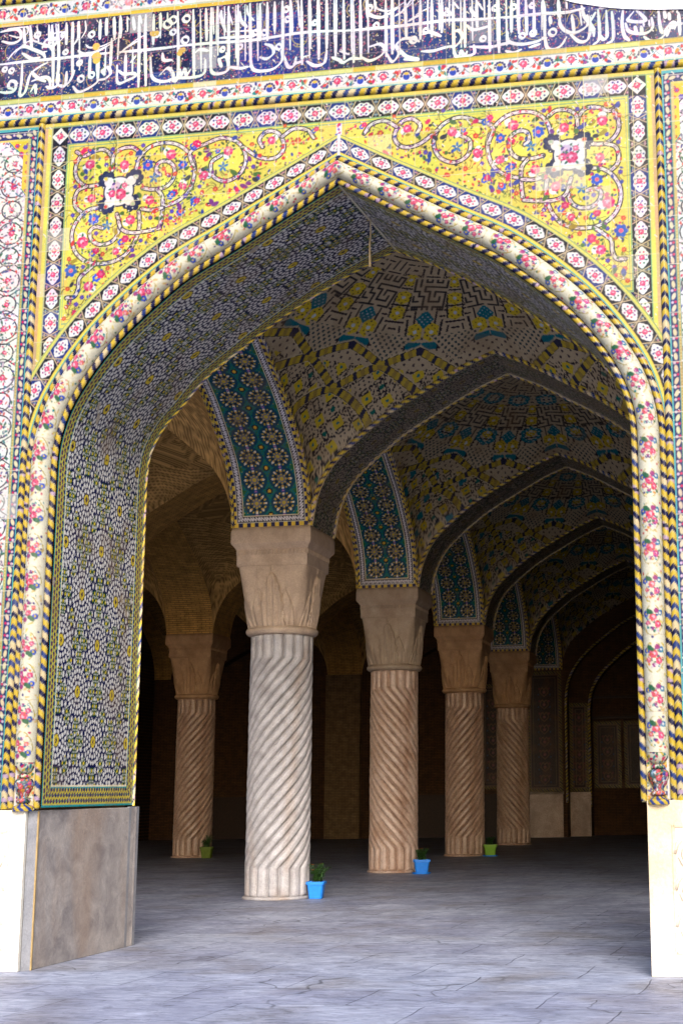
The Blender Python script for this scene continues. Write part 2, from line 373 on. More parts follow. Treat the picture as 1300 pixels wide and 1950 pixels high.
def joints(c, xs, ys, col=(.72, .66, .55), wd=.006, p=.9):
    for x in xs:
        if rnd() < p: c.line([(x, c.y0), (x, c.y0 + c.ry * c.ny)], wd, col)
    for y in ys:
        if rnd() < p: c.line([(c.x0, y), (c.x0 + c.rx * c.nx, y)], wd, col)
def specks(c, n, cols, rmin, rmax, region=None):
    x0, x1, y0, y1 = region or (c.x0, c.x0 + c.rx * (c.nx - 1), c.y0, c.y0 + c.ry * (c.ny - 1))
    for _ in range(n): c.disk(x0 + rnd() * (x1 - x0), y0 + rnd() * (y1 - y0), rmin + rnd() * (rmax - rmin), random.choice(cols), 1 + rnd() * 1.5, rnd() * 3)
def stripe_cols(S, PH, per=.135, slope=.05, kind='twist'):
    """yellow and navy barber stripes, S along, PH angle round the rope"""
    t = (S + slope * PH * (1 if kind == 'twist' else 0) + (slope * np.abs(PH) if kind == 'chev' else 0)) / per; k = np.floor(t); f = t - k
    C = np.empty(S.shape + (3,), np.float32); C[:] = YEL
    bl = f > .52; C[bl] = NAVY
    h = np.sin(k * 12.9898) * 43758.5453; h = h - np.floor(h)
    C[bl & (h > .80)] = (.02, .05, .22); C[bl & (h < .14) & (np.sin(S * 90) > 0)] = (.5, .35, .5); C[(~bl) & (h > .9)] = (.75, .60, .35)
    C[(np.abs(f - .52) < .035)] = (.60, .52, .3)
    return C
def rope_along(name, path, r, mat, parent, per=.135, slope=.035, nseg=9, kind='twist', arc=math.pi, flat=1.0, yc=0.0):
    """half-round moulding along a path of (x,z) points on the facade plane, bulging to -Y"""
    L = np.linalg.norm(np.diff(path, axis=0), axis=1).sum(); p, s = resample(path, int(L / .012) + 2)
    T = np.gradient(p, axis=0); T /= np.linalg.norm(T, axis=1)[:, None]; Nn = np.stack([T[:, 1], -T[:, 0]], 1)
    ph = np.linspace(-arc / 2, arc / 2, nseg)
    PH, S = np.meshgrid(ph, s); off = np.sin(PH) * r; dep = np.cos(PH) * r * flat
    P = np.stack([p[:, None, 0] + Nn[:, None, 0] * off, yc - dep, p[:, None, 1] + Nn[:, None, 1] * off], -1)
    return grid_obj(name, P, stripe_cols(S, PH, per, slope, kind), mat, parent)

def hexdots(u, v, a):
    """distance to nearest point of a hexagonal lattice, with id hash"""
    b = a * math.sqrt(3)
    u1 = u - a * np.round(u / a); v1 = v - b * np.round(v / b)
    u2 = (u - a / 2) - a * np.round((u - a / 2) / a); v2 = (v - b / 2) - b * np.round((v - b / 2) / b)
    d1 = np.hypot(u1, v1); d2 = np.hypot(u2, v2); f = d1 < d2
    return np.where(f, d1, d2), np.where(f, u1, u2), np.where(f, v1, v2)
def girih_white(u, v, sc_=1.0, W=(.52, .505, .48), D=(.003, .006, .045), G=(.012, .05, .018), yl=(.48, .36, .03)):
    """white lozenges in a navy net with green stars round yellow rosettes"""
    u = u / sc_; v = v / sc_
    d, du, dv = hexdots(u, v, .072)
    C = np.empty(u.shape + (3,), np.float32); C[:] = D
    an = np.arctan2(dv, du); C[d < .0225 + .006 * np.cos(6 * an)] = W
    Lx, Ly = .76, .85
    su = u - Lx * np.round(u / Lx); kk = np.round(u / Lx); sv = v - Ly * np.round(v / Ly)
    tu = (u - Lx / 2) - Lx * np.round((u - Lx / 2) / Lx); tv = (v - Ly / 2) - Ly * np.round((v - Ly / 2) / Ly)
    r1 = np.hypot(su, sv); r2 = np.hypot(tu, tv); f = r1 < r2; r = np.where(f, r1, r2); th = np.where(f, np.arctan2(sv, su), np.arctan2(tv, tu))
    # rings of petals close to each rosette
    ring = np.floor(r / .052); nb = 8 * np.maximum(ring, 1); fr = r / .052 - ring - .5; tt = (th * nb / (2 * np.pi) + .5 * (ring % 2)); tt = tt - np.round(tt)
    inner = (r < .21); C[inner] = D; C[inner & (np.hypot(fr, tt * 1.05) < .40)] = W
    st = (r > .225) & (r < .36) & (np.cos(th * 8) > -.1)
    C[st] = G; C[st & (d < .014)] = yl; C[st & (d > .029) & (d < .034)] = (.4, .4, .36)
    C[r < .05] = yl; C[(r < .062) & (r > .05)] = D; C[r < .02 + .008 * np.cos(8 * th)] = (.02, .015, .04)
    return C
def lattice_yn(u, v, a=.075, c1=(.45, .36, .04), c2=(.012, .014, .08)):
    C = np.empty(u.shape + (3,), np.float32); C[:] = c2
    d, du, dv = hexdots(u, v, a); C[(d > a * .36)] = c1; C[(d > a * .36) & (np.abs(dv) < a * .1)] = (.03, .2, .15); C[d < a * .1] = (.2, .05, .04)
    return C
def teal_panel(L, W, res):
    """soffit panel: u across (-W/2..W/2), v along from the capital 0..L; two star columns on teal inside a chain border"""
    c = Cv(-W / 2, W / 2, 0, L, res, YEL); X, Y = c.X, c.Y; ax = np.abs(X)
    e = W / 2 - ax; m = np.minimum(e, Y); k = np.where(e < Y, Y, X)
    dash = (np.floor(k / .065) % 2 == 0) & (m < .07); c.a[dash] = NAVY; c.a[(m > .07)] = (.45, .42, .38); c.a[(m > .078) & (m < .09)] = BLACK
    ch = (m > .09) & (m < .155); c.a[ch] = (.66, .63, .66); t = (k + m * .9) / .045; t2 = t - np.floor(t); c.a[ch & (t2 < .42) & (np.abs(m - .1225) > .006)] = BLACK
    c.a[(m > .155) & (m < .167)] = BLACK; c.a[(m >= .167) & (m < .182)] = CREAM
    f = m >= .182; U = X; V = Y - .182
    P_ = .37; w_ = W / 2 - .182; cx = w_ / 2; u = np.abs(U) - cx; v = (V - P_ / 2) - P_ * np.round((V - P_ / 2) / P_)
    r = np.hypot(u, v); th = np.arctan2(v, u); C = np.empty(U.shape + (3,), np.float32); C[:] = (.0, .125, .15)
    d, du, dv = hexdots(U, V, .05); C[d < .014] = (.03, .16, .04); C[d < .006] = (.5, .4, .05)
    C[r < .205] = (.005, .05, .09)
    k8 = th * 8 / (2 * np.pi); f8 = k8 - np.round(k8); tang = f8 * 2 * np.pi / 8 * r
    r = r * 1.16; tang = tang * 1.16; pet = np.hypot((r - .155) / 1.5, tang * 1.3) < .026; C[pet] = (.70, .66, .52); C[pet & (r < .15)] = (.6, .36, .04)
    f8b = (k8 + .5) - np.round(k8 + .5); tb = f8b * 2 * np.pi / 8 * r
    C[(np.hypot(r - .12, tb) < .022)] = BLACK; C[(np.hypot(r - .17, tb) < .018)] = (.5, .36, .03)
    C[r < .085 + .018 * np.cos(8 * th)] = (.16, .15, .17); C[(r < .035)] = (.5, .36, .04)
    C[(np.hypot(r - .078, tang) < .016)] = (.5, .36, .03)
    vb = V - P_ * np.round(V / P_); rc = np.hypot(U, vb); C[rc < .05] = BLACK; C[rc < .028] = (.6, .38, .03); rc2 = np.hypot(np.abs(U) - 2 * cx, vb); C[rc2 < .045] = (.02, .12, .03)
    C[(np.hypot(u, vb) < .03)] = (.02, .05, .3); C[(np.hypot(u, vb) < .015)] = (.45, .2, .25)
    c.a[f] = C[f]; c.a[e < 0] = YEL
    return c
KUF = []
def kufic(c, P, w, h, col=BLACK, seed=0):
    """square maze lettering made of strokes; P maps local (0..1,0..1) to the canvas"""
    r = random.Random(seed); t = min(w, h) / 15
    G = ['1110101010111', '1010101010101', '1011101110101', '1000000000101', '1111111110101', '0000000010001', '1111101110111', '1000101000100', '1010101011101', '1010001010001', '1011111010111', '1000000010000', '1111101111111']
    n = 13
    def ln(a, b): c.line([P(*a), P(*b)], t * .95, col)
    off = seed % 3
    for j in range(n):
        for i in range(n):
            if G[(j + off) % n][i] == '1':
                p = ((i + .5) / n, (j + .5) / n)
                if i + 1 < n and G[(j + off) % n][i + 1] == '1': ln(p, ((i + 1.5) / n, p[1]))
                if j + 1 < n and G[(j + 1 + off) % n][i] == '1': ln(p, (p[0], (j + 1.5) / n))
def hexagon(c, P, s, t, col, dot=True):
    pass
def vault_canvas(bx, by, res, variant=0):
    c = Cv(-bx, bx, -by, by, res, (.40, .32, .21)); X, Y = c.X, c.Y
    r = np.hypot(X, Y * bx / by * 1.0 if False else Y); th = np.arctan2(Y, X)
    Wt = (.40, .32, .21); ye = (.50, .38, .02) if variant == 0 else (.46, .33, .02); te = (.0, .12, .16)
    # scattered black dot diamonds over all the white ground
    per = .155
    u = X + .5 * 0; a = np.round(X / per) * per; b = np.round(Y / per) * per
    k16 = th / (2 * np.pi) * 16; f16 = k16 - np.round(k16); tp = f16 * 2 * np.pi / 16 * r           # about the peak directions
    k16b = k16 + .5; g16 = k16b - np.round(k16b); tv = g16 * 2 * np.pi / 16 * r                    # about the valley directions
    def dots(t, rr, p=.072, s=.017):
        i = np.round(t / p); j = np.round(rr / p); return (np.abs(t - i * p) < s) & (np.abs(rr - j * p) < s) & ((i + j) % 2 == 0)
    C = c.a; C[dots(tp, r) & (r > .2)] = (.03, .015, .03)
    def bars(t, rr, p=.105, w_=.015):
        i = np.floor(t / p); j = np.floor(rr / p); h = np.sin(np.abs(i + .5) * 12.99 + j * 78.23) * 43758.5453; h = h - np.floor(h); a = t / p - i; b = rr / p - j; e = w_ / p
        return ((np.abs(b - .5) < e) & (h < .42)) | ((np.abs(a - .5) < e) & (h > .38) & (h < .80)) | ((np.maximum(np.abs(a - .5), np.abs(b - .5)) < e * 1.3) & (h >= .80))
    zone = (r > .4) & ((r < 1.5) | ((r > 2.3) & (np.abs(tp) > .24)) | (np.abs(tv) > .14)) & (r < 2.55); C[zone] = Wt; C[zone & bars(tp, r)] = (.02, .012, .02)
    dome = r < 3.02
    def hexy(t, rr, w, h): return (np.abs(t) < w) & (np.abs(rr) + np.abs(t) * .5 < h)
    # ring of paired yellow blocks with teal feet at the peaks
    for s in (-1, 1):
        m = hexy(tp - s * .125, r - 2.50, .105, .14); C[m] = ye
        m2 = dots(tp - s * .125, r - 2.50, .05, .011) & m; C[m2] = BLACK
        C[(np.hypot(tp - s * .125, r - 2.5) < .03)] = (.45, .5, .55)
        m = (np.abs(tp - s * .125) < .12) & (np.abs(r - 2.70) < .05); C[m] = te
        C[(np.abs(tp - s * .255) < .014) & (r > 2.36) & (r < 2.78)] = BLACK
        C[(np.abs(r - 2.66) < .013) & (np.abs(tp - s * .40) < .13)] = BLACK
    m = (np.abs(tp) + np.abs(r - 2.30) * .9 < .14); C[m] = te; C[m & dots(tp, r - 2.3, .04, .01)] = (.3, .35, .38)
    # yellow columns on the valley axes
    for rc in (1.62, 1.95, 2.22):
        m = hexy(tv, r - rc, .10, .125); C[m] = ye; C[m & dots(tv, r - rc, .05, .011)] = BLACK; C[np.hypot(tv, r - rc) < .028] = (.4, .42, .5)
    for rc in (1.785, 2.085):
        C[(np.abs(r - rc) < .014) & (np.abs(tv) < .20)] = BLACK
    C[(np.abs(np.abs(tv) - .115) < .013) & (r > 1.5) & (r < 2.3)] = BLACK
    m = (r > 2.55) & (r < 2.97) & (np.abs(tv) < (3.0 - r) * .9); C[m] = Wt; C[m & dots(tv, r, .05, .018)] = (.02, .04, .05)
    # kufic blocks on the peak axes
    for k in range(16):
        a0 = k * math.pi / 8; rc, hw, hh = 1.86, .25, .30
        e = np.array([math.cos(a0), math.sin(a0)]); n_ = np.array([-e[1], e[0]])
        def P(p, q, rc=rc): return tuple(e * (rc + (q - .5) * 2 * hh) + n_ * ((p - .5) * 2 * hw))
        m = (np.abs(tp) < hw + .01) & (np.abs(r - rc) < hh + .01) & (np.abs(k16 - k) < .5 if k else (np.abs(k16) < .5)); C[m] = Wt
        m = (np.abs(tp) < hw + .01) & (np.abs(r - rc) < hh + .01) & (np.abs(k16 + 16 - k) < .5); C[m] = Wt
        kufic(c, P, 2 * hw, 2 * hh, BLACK, k % 2)
    if variant:
        for rc, kk in ((1.35, 0), (2.3, 1)):
            t_ = tv if kk else tp; m = hexy(t_, r - rc, .2, .2); C[m & ~(hexy(t_, r - rc, .12, .12))] = te; C[m & dots(t_, r - rc, .05, .012)] = (.35, .4, .4)
        m = (np.abs(X) < .42) & (np.abs(Y) < .42); C[m] = Wt; kufic(c, lambda p, q: ((p - .5) * .8, (q - .5) * .8), .8, .8, BLACK, 1)
    # outer nets below the dome: yellow rosettes and black bars
    out = ~dome
    q = .30; A_ = (np.abs(X) - np.abs(Y)) / 1.25; B_ = vault_z(X, Y, bx, by); A2 = A_ + B_; B2 = A_ - B_; q = .34; i = np.round(A2 / q); j = np.round(B2 / q); uu = (A2 - i * q) * .9; vv = (B2 - j * q) * .9
    C[out] = Wt; C[out & bars(A_, B_, .10)] = (.02, .012, .02); C[out & (np.abs(uu) < .135) & (np.abs(vv) < .135)] = Wt; C[out & dots(A_, B_, .05, .014) & (np.abs(uu) < .135) & (np.abs(vv) < .135)] = (.02, .012, .02); C[out & (i % 2 == 0) & (np.abs(np.abs(vv) - .06) < .012) & (np.abs(uu) < .14)] = BLACK
    yb = out & (np.abs(uu) < .095) & (np.abs(vv) < .095) & ((i + j) % 2 == 0); C[yb] = ye if not variant else ye; C[yb & (np.hypot(uu, vv) < .03)] = te
    C[out & (np.abs(uu) < .095) & (np.abs(vv) < .095) & ((i + j) % 4 == 1) & (variant > 0)] = te
    C[out & ((np.abs(np.abs(uu) - .115) < .013) & (np.abs(vv) < .06))] = BLACK
    C[out & (np.abs(uu) > .125) & (np.abs(np.abs(vv) - .1) < .015)] = BLACK; C[out & ((i + j) % 4 == 3) & (np.hypot(uu, vv) < .05)] = (.0, .10, .08)
    # rib bands
    ribs = vault_ribs(bx, by)
    D = np.full(X.shape, 9.0); SS = np.zeros(X.shape)
    for seg in ribs:
        L0 = 0
        for p, q2 in zip(seg[:-1], seg[1:]):
            p = np.array(p); q2 = np.array(q2); d = q2 - p; L = math.hypot(*d)
            t = np.clip(((X - p[0]) * d[0] + (Y - p[1]) * d[1]) / L**2, 0, 1); dd = np.hypot(X - p[0] - t * d[0], Y - p[1] - t * d[1])
            nn = dd < D; D = np.where(nn, dd, D); SS = np.where(nn, t * L + L0, SS); L0 += L
    eb = np.minimum(bx - np.abs(X), by - np.abs(Y)) * 1.0
    m = D < .066; C[m] = (.46, .38, .24); m = D < .048; C[m] = (.42, .31, .03); C[m & (np.floor(SS / .06) % 2 == 0)] = (.02, .02, .05); C[(D > .048) & (D < .055)] = BLACK
    dark = ((X > -9) & (D < .048) & (np.floor(SS / .06) % 4 == 2)); C[dark] = (.28, .20, .04)
    return c, np.where(D < .066, .018, 0.0)
def vault_ribs(bx, by):
    def P(r, a): return (r * math.cos(math.radians(a)), r * math.sin(math.radians(a)))
    L = []
    N3 = P(3.34, 135)
    base = [[P(2.75, 157.5), P(2.98, 146.25), N3, (-1.97, by)], [P(2.75, 112.5), P(2.98, 123.75), N3, (-bx, 2.05)],
            [P(2.75, 135), P(2.98, 123.75), (-1.2, by)], [P(2.75, 135), P(2.98, 146.25), (-bx, 1.25)], [P(2.75, 112.5), (-.62, by)], [P(2.75, 157.5), (-bx, .62)]]
    for s in (1, -1):
        for t in (1, -1): L += [[(x * s, y * t) for x, y in seg] for seg in base]
    return L
# ------------------------------------------------------------------ profiles (metres)
FR = [(2.77, 1.45), (2.77, 4.45), (2.765, 4.79), (2.72, 5.04), (2.63, 5.28), (2.46, 5.56), (2.25, 5.83), (2.02, 6.06), (1.67, 6.36), (1.43, 6.53), (1.05, 6.74), (.57, 7.02), (0, 7.35)]
BK = [(2.87, 1.45), (2.87, 5.0), (2.83, 5.32), (2.68, 5.62), (2.46, 5.87), (2.2, 6.17), (1.8, 6.48), (1.54, 6.67), (1.1, 6.96), (.57, 7.26), (0, 7.53)]
def smooth_half(pts, n):
    p = np.array(pts); q = np.vstack([p[:1], crom(p[1:], 10)]); r, s = resample(q, n); return r, s
def full(h):    # right half running upwards -> whole curve left spring .. apex .. right spring
    l = h.copy(); l[:, 0] *= -1; return np.vstack([l, h[::-1][1:]])
fh, fs = smooth_half(FR, 900); bh, _ = smooth_half(BK, 900)
def normals(h):
    T = np.gradient(h, axis=0); T /= np.linalg.norm(T, axis=1)[:, None]; n = np.stack([T[:, 1], -T[:, 0]], 1)
    L = np.linalg.norm(np.diff(h, axis=0), axis=1).sum(); s = np.linspace(0, L, len(h)); rem = L - s
    th = math.atan2(n[-1][1], n[-1][0]); m = np.array([0, 1 / math.sin(th)])
    wgt = np.clip(1 - rem / .45, 0, 1)[:, None] ** 1.5
    n = n * (1 - wgt) + m * wgt; k = 1 - .2 * np.clip(1 - rem / 2.2, 0, 1); return n * k[:, None], L
fn, FL = normals(fh)
def arch_off(d):
    """front arch curve pushed outward by d, whole curve"""
    return full(fh + fn * d)

# ================================================================== GROUND
def ground():
    n = 2; P = np.zeros((n, n, 3)); P[..., 0] = np.array([[-60, 60], [-60, 60]]); P[..., 1] = np.array([[-60, -60], [60, 60]])
    o = grid_obj('paved_floor', P, None, M['floor'], smooth=False); tag(o, 'worn grey stone slab paving running from the courtyard into the dark hall', kind='structure')
ground()

# ================================================================== FACADE
fac = empty('portal_facade'); tag(fac, 'tiled portal wall with a tall pointed arch, inscription frieze and yellow floral spandrels', 'facade')
def wall_core(name, x0, x1, ztop, ops, y0, y1, mat, parent, spring=0.0):
    """wall with pointed openings; ops = list of (centre x, half profile from floor to apex)"""
    V, F = [], []
    def quad(a, b, c, d): n = len(V); V.extend([a, b, c, d]); F.append((n, n + 1, n + 2, n + 3))
    xs = x0
    for cx, h in sorted(ops, key=lambda q: q[0]):
        h = np.array(h); hw = h[0][0]
        for y in (y0, y1): quad((xs, y, 0), (cx - hw, y, 0), (cx - hw, y, ztop), (xs, y, ztop))
        c = full(h); c[:, 0] += cx
        c = c[(np.r_[True, np.abs(np.diff(c[:, 0])) > 1e-5]) | (np.r_[np.abs(np.diff(c[:, 0])) > 1e-5, True])]
        for a, b in zip(c[:-1], c[1:]):
            if abs(b[0] - a[0]) > 1e-6:
                for y in (y0, y1): quad((a[0], y, a[1]), (b[0], y, b[1]), (b[0], y, ztop), (a[0], y, ztop))
            quad((a[0], y0, a[1]), (b[0], y0, b[1]), (b[0], y1, b[1]), (a[0], y1, a[1]))
        for s in (-1, 1): quad((cx + s * hw, y0, 0), (cx + s * hw, y1, 0), (cx + s * hw, y1, h[0][1]), (cx + s * hw, y0, h[0][1]))
        xs = cx + hw
    for y in (y0, y1): quad((xs, y, 0), (x1, y, 0), (x1, y, ztop), (xs, y, ztop))
    quad((x0, y0, ztop), (x1, y0, ztop), (x1, y1, ztop), (x0, y1, ztop))
    for x in (x0, x1): quad((x, y0, 0), (x, y1, 0), (x, y1, ztop), (x, y0, ztop))
    return mesh_obj(name, V, F, mat, parent)
core_h = smooth_half([(2.96, 0.0), (2.96, 4.6), (2.94, 5.1), (2.8, 5.5), (2.5, 5.95), (2.2, 6.27), (1.8, 6.6), (1.1, 7.08), (.57, 7.38), (0, 7.66)], 40)[0]
side_h = smooth_half([(2.77, 0.0), (2.77, 4.45), (2.72, 5.04), (2.46, 5.56), (2.02, 6.06), (1.43, 6.53), (.57, 7.02), (0, 7.35)], 40)[0]
wall_core('wall', -18.6, 10.8, 10.7, [(-14.08, side_h), (-7.04, side_h), (0, core_h), (7.04, side_h)], .02, 2.235, M['brick'], fac)
# --- tiled soffit and jambs of the great arch
def reveal():
    A = full(fh); B = full(bh); n = 1040; A, sA = resample(A, n); B, sB = resample(B, n); m = 170
    t = np.linspace(0, 1, m); y = .03 + 2.2 * t
    P = np.zeros((n, m, 3)); P[..., 0] = A[:, None, 0] * (1 - t) + B[:, None, 0] * t; P[..., 2] = A[:, None, 1] * (1 - t) + B[:, None, 1] * t; P[..., 1] = y
    L = sA[-1]; s = np.minimum(sA, L - sA)[:, None] + 0 * y; U = 0 * s + y - 1.13
    C = girih_white(U, s - .62, 1.12)
    e = np.minimum(y - .03, 2.23 - y)[None, :] + 0 * s; bd = np.minimum(e, s + .0)
    lat = lattice_yn(np.where(e < s, s, U), bd, .062); k = bd < .17; C[k] = lat[k]
    C[(bd > .17) & (bd < .19)] = (.01, .22, .24); C[bd < .018] = (.01, .2, .22); C[(bd > .19) & (bd < .2)] = CREAM
    # crown ridge line
    rd = (L / 2 - s); C[rd < .02] = (.5, .45, .33)
    # lost tiles near the crown and at the foot
    x = np.sin(s * 3.1 + 2 * U) * np.cos(U * 5.3 - s * 1.7) + .6 * np.sin(s * 9 + 4 * U) * np.cos(7 * U + s) + .4 * np.sin(17 * s) * np.sin(23 * U + s * 5)
    C[(x > 1.55)] = (.30, .26, .21)
    grid_obj('tiled_reveal', P, C, M['tile_in'], fac)
reveal()
# --- arch mouldings
def strip_colours_torus(S, PH, r):
    c = Cv(0, float(S.max()) + .01, -r * 1.7, r * 1.7, .0075, (.80, .77, .62)); L = float(S.max())
    specks(c, int(L * 60), [(.75, .6, .15), (.7, .5, .2), (.78, .72, .5)], .004, .012)
    n = int(L / .31); 
    for i in range(n + 1):
        u = (i + .35 + .12 * (rnd() - .5)) * L / n; g_ = .68 + .3 * rnd()
        for s_ in (-1, 1): c.line([(u - .10, s_ * .03), (u, s_ * .11), (u + .11, s_ * .07), (u + .16, s_ * .02)], .007, (.45, .36, .08), 5)
        rose(c, u, .01 * (rnd() - .5), .046 * g_, random.choice([(.62, .02, .08), (.55, .02, .14), (.62, .10, .06)]), (.74, .10, .2), (.03, .08, .3)); rose(c, u + .06, .045, .032, random.choice([PINK, (.3, .03, .3), RED]), ROSE, GRN); rose(c, u + .05, -.05, .028 * g_, random.choice([(.5, .02, .15), ORG]), ROSE, (.02, .1, .3)); bloom(c, u - .03, -.065, .03, BLUE); bloom(c, u - .04, .07, .028, (.02, .2, .4), WHITE); c.disk(u - .06, .03, .024, (.35, .04, .2)); c.disk(u - .05, -.03, .022, GRN, 1.8, 1); c.disk(u + .1, .0, .018, (.3, .02, .2))
        for k in range(4): c.disk(u + .09 + .03 * rnd(), (k - 1.5) * .032, .013, random.choice([TEAL, ORG, (.05, .03, .2), LILAC])); c.disk(u + .105, (k - 1.5) * .032, .006, WHITE)
        for k in range(10): c.disk(u + .31 * rnd(), (rnd() - .5) * r * 3.2, .006 + .006 * rnd(), random.choice([PINK, RED, TEAL, (.05, .03, .2), GRN]))
        if i % 2: c.line([(u + .15, -r * 2), (u + .15, r * 2)], .005, (.62, .5, .35))
    w_ = r * .6; c.a[np.abs(c.Y) > r * 1.62] = (.70, .45, .15)
    i = np.clip(np.round((S - c.x0) / c.rx).astype(int), 0, c.nx - 1); j = np.clip(np.round((PH * r - c.y0) / c.ry).astype(int), 0, c.ny - 1); return c.a[j, i]
def torus():
    d0, d1, z0 = .06, .255, 1.86
    H = fh[fh[:, 1] > z0]; Hn = fn[fh[:, 1] > z0]
    c0 = full(H + Hn * (d0 + d1) / 2); ca = full(H + Hn * d0); cb = full(H + Hn * d1)
    n = 1500; idx = np.linspace(0, len(c0) - 1, n); f = lambda a: np.stack([np.interp(idx, np.arange(len(a)), a[:, k]) for k in (0, 1)], 1)
    c0, ca, cb = f(c0), f(ca), f(cb); L = np.r_[0, np.cumsum(np.linalg.norm(np.diff(c0, axis=0), axis=1))]
    ph = np.linspace(-math.pi / 2, math.pi / 2, 34); PH, S = np.meshgrid(ph, L); t = (np.sin(PH) + 1) / 2; R = .1
    P = np.stack([ca[:, None, 0] * (1 - t) + cb[:, None, 0] * t, -np.cos(PH) * .11, ca[:, None, 1] * (1 - t) + cb[:, None, 1] * t], -1)
    sgn = np.where(c0[:, 0] < 0, -1, 1)[:, None]
    C = strip_colours_torus(S, PH, R)
    o = grid_obj('torus_moulding', P, C, M['tile'], fac)
    # feet: bowl, knob, vase, ball and striped base
    for s in (-1, 1):
        cx = s * (2.77 + .1575)
        def turned(name, prof, cols):
            prof = np.array(crom(prof, 6)); p, ss = resample(prof, 46); ph = np.linspace(-math.pi, 0, 40)
            PH, ZZ = np.meshgrid(ph, p[:, 1]); Rr = p[:, 0][:, None]
            Pp = np.stack([cx + Rr * np.cos(PH), Rr * np.sin(PH) * 1.05, ZZ], -1)
            c = Cv(-.35, .05, float(p[0, 1]) - .02, float(p[-1, 1]) + .02, .006); cols(c)
            i = np.clip(((PH * .1) - c.x0) / c.rx, 0, c.nx - 1).astype(int); j = np.clip((ZZ - c.y0) / c.ry, 0, c.ny - 1).astype(int)
            return grid_obj(name, Pp, c.a[j, i], M['tile'], o)
        def bowl(c): c.a[:] = (.74, .70, .55); specks(c, 60, [PINK, TEAL, (.05, .03, .2), YEL, GRN], .006, .014)
        def vase(c):
            c.a[:] = (.10, .16, .22); specks(c, 260, [(.03, .05, .3), WHITE, RED, GRN, (.3, .45, .6), BLACK, ORG], .005, .013)
            for z in np.arange(c.y0 + .05, c.y0 + c.ry * c.ny, .075): rose(c, -.16 + .03 * rnd(), z, .028, RED, (.75, .12, .16)); rose(c, -.26, z + .03, .02, RED, ORG); rose(c, -.06, z + .03, .02, (.4, .04, .3), ROSE)
        def base(c): c.a[:] = YEL; m = (np.floor((c.X + c.Y) / .04) % 2 == 0); c.a[m] = (.02, .06, .3)
        turned('torus_bowl', [(.004, 1.755), (.04, 1.76), (.075, 1.79), (.093, 1.83), (.098, 1.87)], bowl)
        turned('torus_knob', [(.003, 1.715), (.045, 1.72), (.062, 1.735), (.05, 1.755), (.003, 1.765)], bowl)
        turned('vase', [(.05, 1.535), (.045, 1.55), (.058, 1.575), (.078, 1.61), (.092, 1.655), (.090, 1.69), (.07, 1.712), (.03, 1.718)], vase)
        turned('vase_foot', [(.03, 1.49), (.06, 1.496), (.07, 1.513), (.06, 1.53), (.045, 1.537)], vase)
        turned('striped_base', [(.098, 1.42), (.098, 1.452), (.085, 1.465), (.06, 1.475), (.04, 1.492)], base)
torus()
# backing strip behind the turned feet
def backing():
    for s in (-1, 1):
        c = Cv(2.82, 3.02, 1.43, 1.95, .006, (.74, .66, .36)); specks(c, 200, [YEL, WHITE, GRN, (.05, .05, .25), PINK, ORG], .005, .012)
        c.rect(2.82, 2.83, 1.4, 2, CREAM); c.rect(3.005, 3.02, 1.4, 2, WHITE)
        P = np.stack([c.X * s, 0 * c.X - .004, c.Y], -1); grid_obj('vase_backing', P, c.a, M['tile'], fac)
backing()
inner = arch_off(.03); rope_along('inner_rope_moulding', inner, .029, M['tile'], fac, .12, .022, 9, 'twist')
def rope_outer():
    c = arch_off(.287); rope_along('outer_rope_moulding', c, .030, M['tile'], fac, .115, .02, 9, 'twist')
rope_outer()
for s in (-1, 1): rope_along('frame_rope_moulding', np.array([(s * 3.117, 1.44), (s * 3.117, 8.25)]), .035, M['tile'], fac, .115, .03, 9, 'chev')
rope_along('frieze_rope_moulding', np.array([(-4.15, 8.29), (4.15, 8.29)]), .038, M['tile'], fac, .115, .018, 9, 'twist')
rope_along('upper_rope_moulding', np.array([(-4.15, 9.665), (4.15, 9.665)]), .036, M['tile'], fac, .115, .018, 9, 'twist')
# --- floral border that follows the arch
def arch_border():
    d0, d1 = .322, .565; q = full(fh + fn * (d0 + d1) / 2); L = np.r_[0, np.cumsum(np.linalg.norm(np.diff(q, axis=0), axis=1))]; n = int(L[-1] / .008)
    c = Cv(0, float(L[-1]), 0, 1, .008); c = Cv(0, float(L[-1]), d0, d1, .0075, YEL)
    c.rect(0, L[-1], d0, .336, TURQ); c.rect(0, L[-1], .336, .357, (.78, .66, .10)); medallions(c, 0, float(L[-1]), .362, .525)
    c.rect(0, L[-1], .525, .535, (.35, .45, .25)); c.rect(0, L[-1], .535, .552, (.72, .68, .12)); c.rect(0, L[-1], .552, .565, (.28, .42, .18))
    for m_ in (-1, 1): c.line([(L[-1] / 2, d0), (L[-1] / 2, d1)], .03, WHITE)
    f = lambda a: np.stack([np.interp(c.X[0], L, a[:, k]) for k in (0, 1)], 1)
    a, b = f(full(fh + fn * d0)), f(full(fh + fn * d1)); t = ((c.Y - d0) / (d1 - d0))
    P = np.stack([a[None, :, 0] * (1 - t) + b[None, :, 0] * t, 0 * t - .004, a[None, :, 1] * (1 - t) + b[None, :, 1] * t], -1)
    grid_obj('arch_floral_border', P, c.a, M['tile'], fac, mask=(np.abs(P[..., 0]) < 3.09) & (P[..., 2] > 1.44), smooth=False)
arch_border()
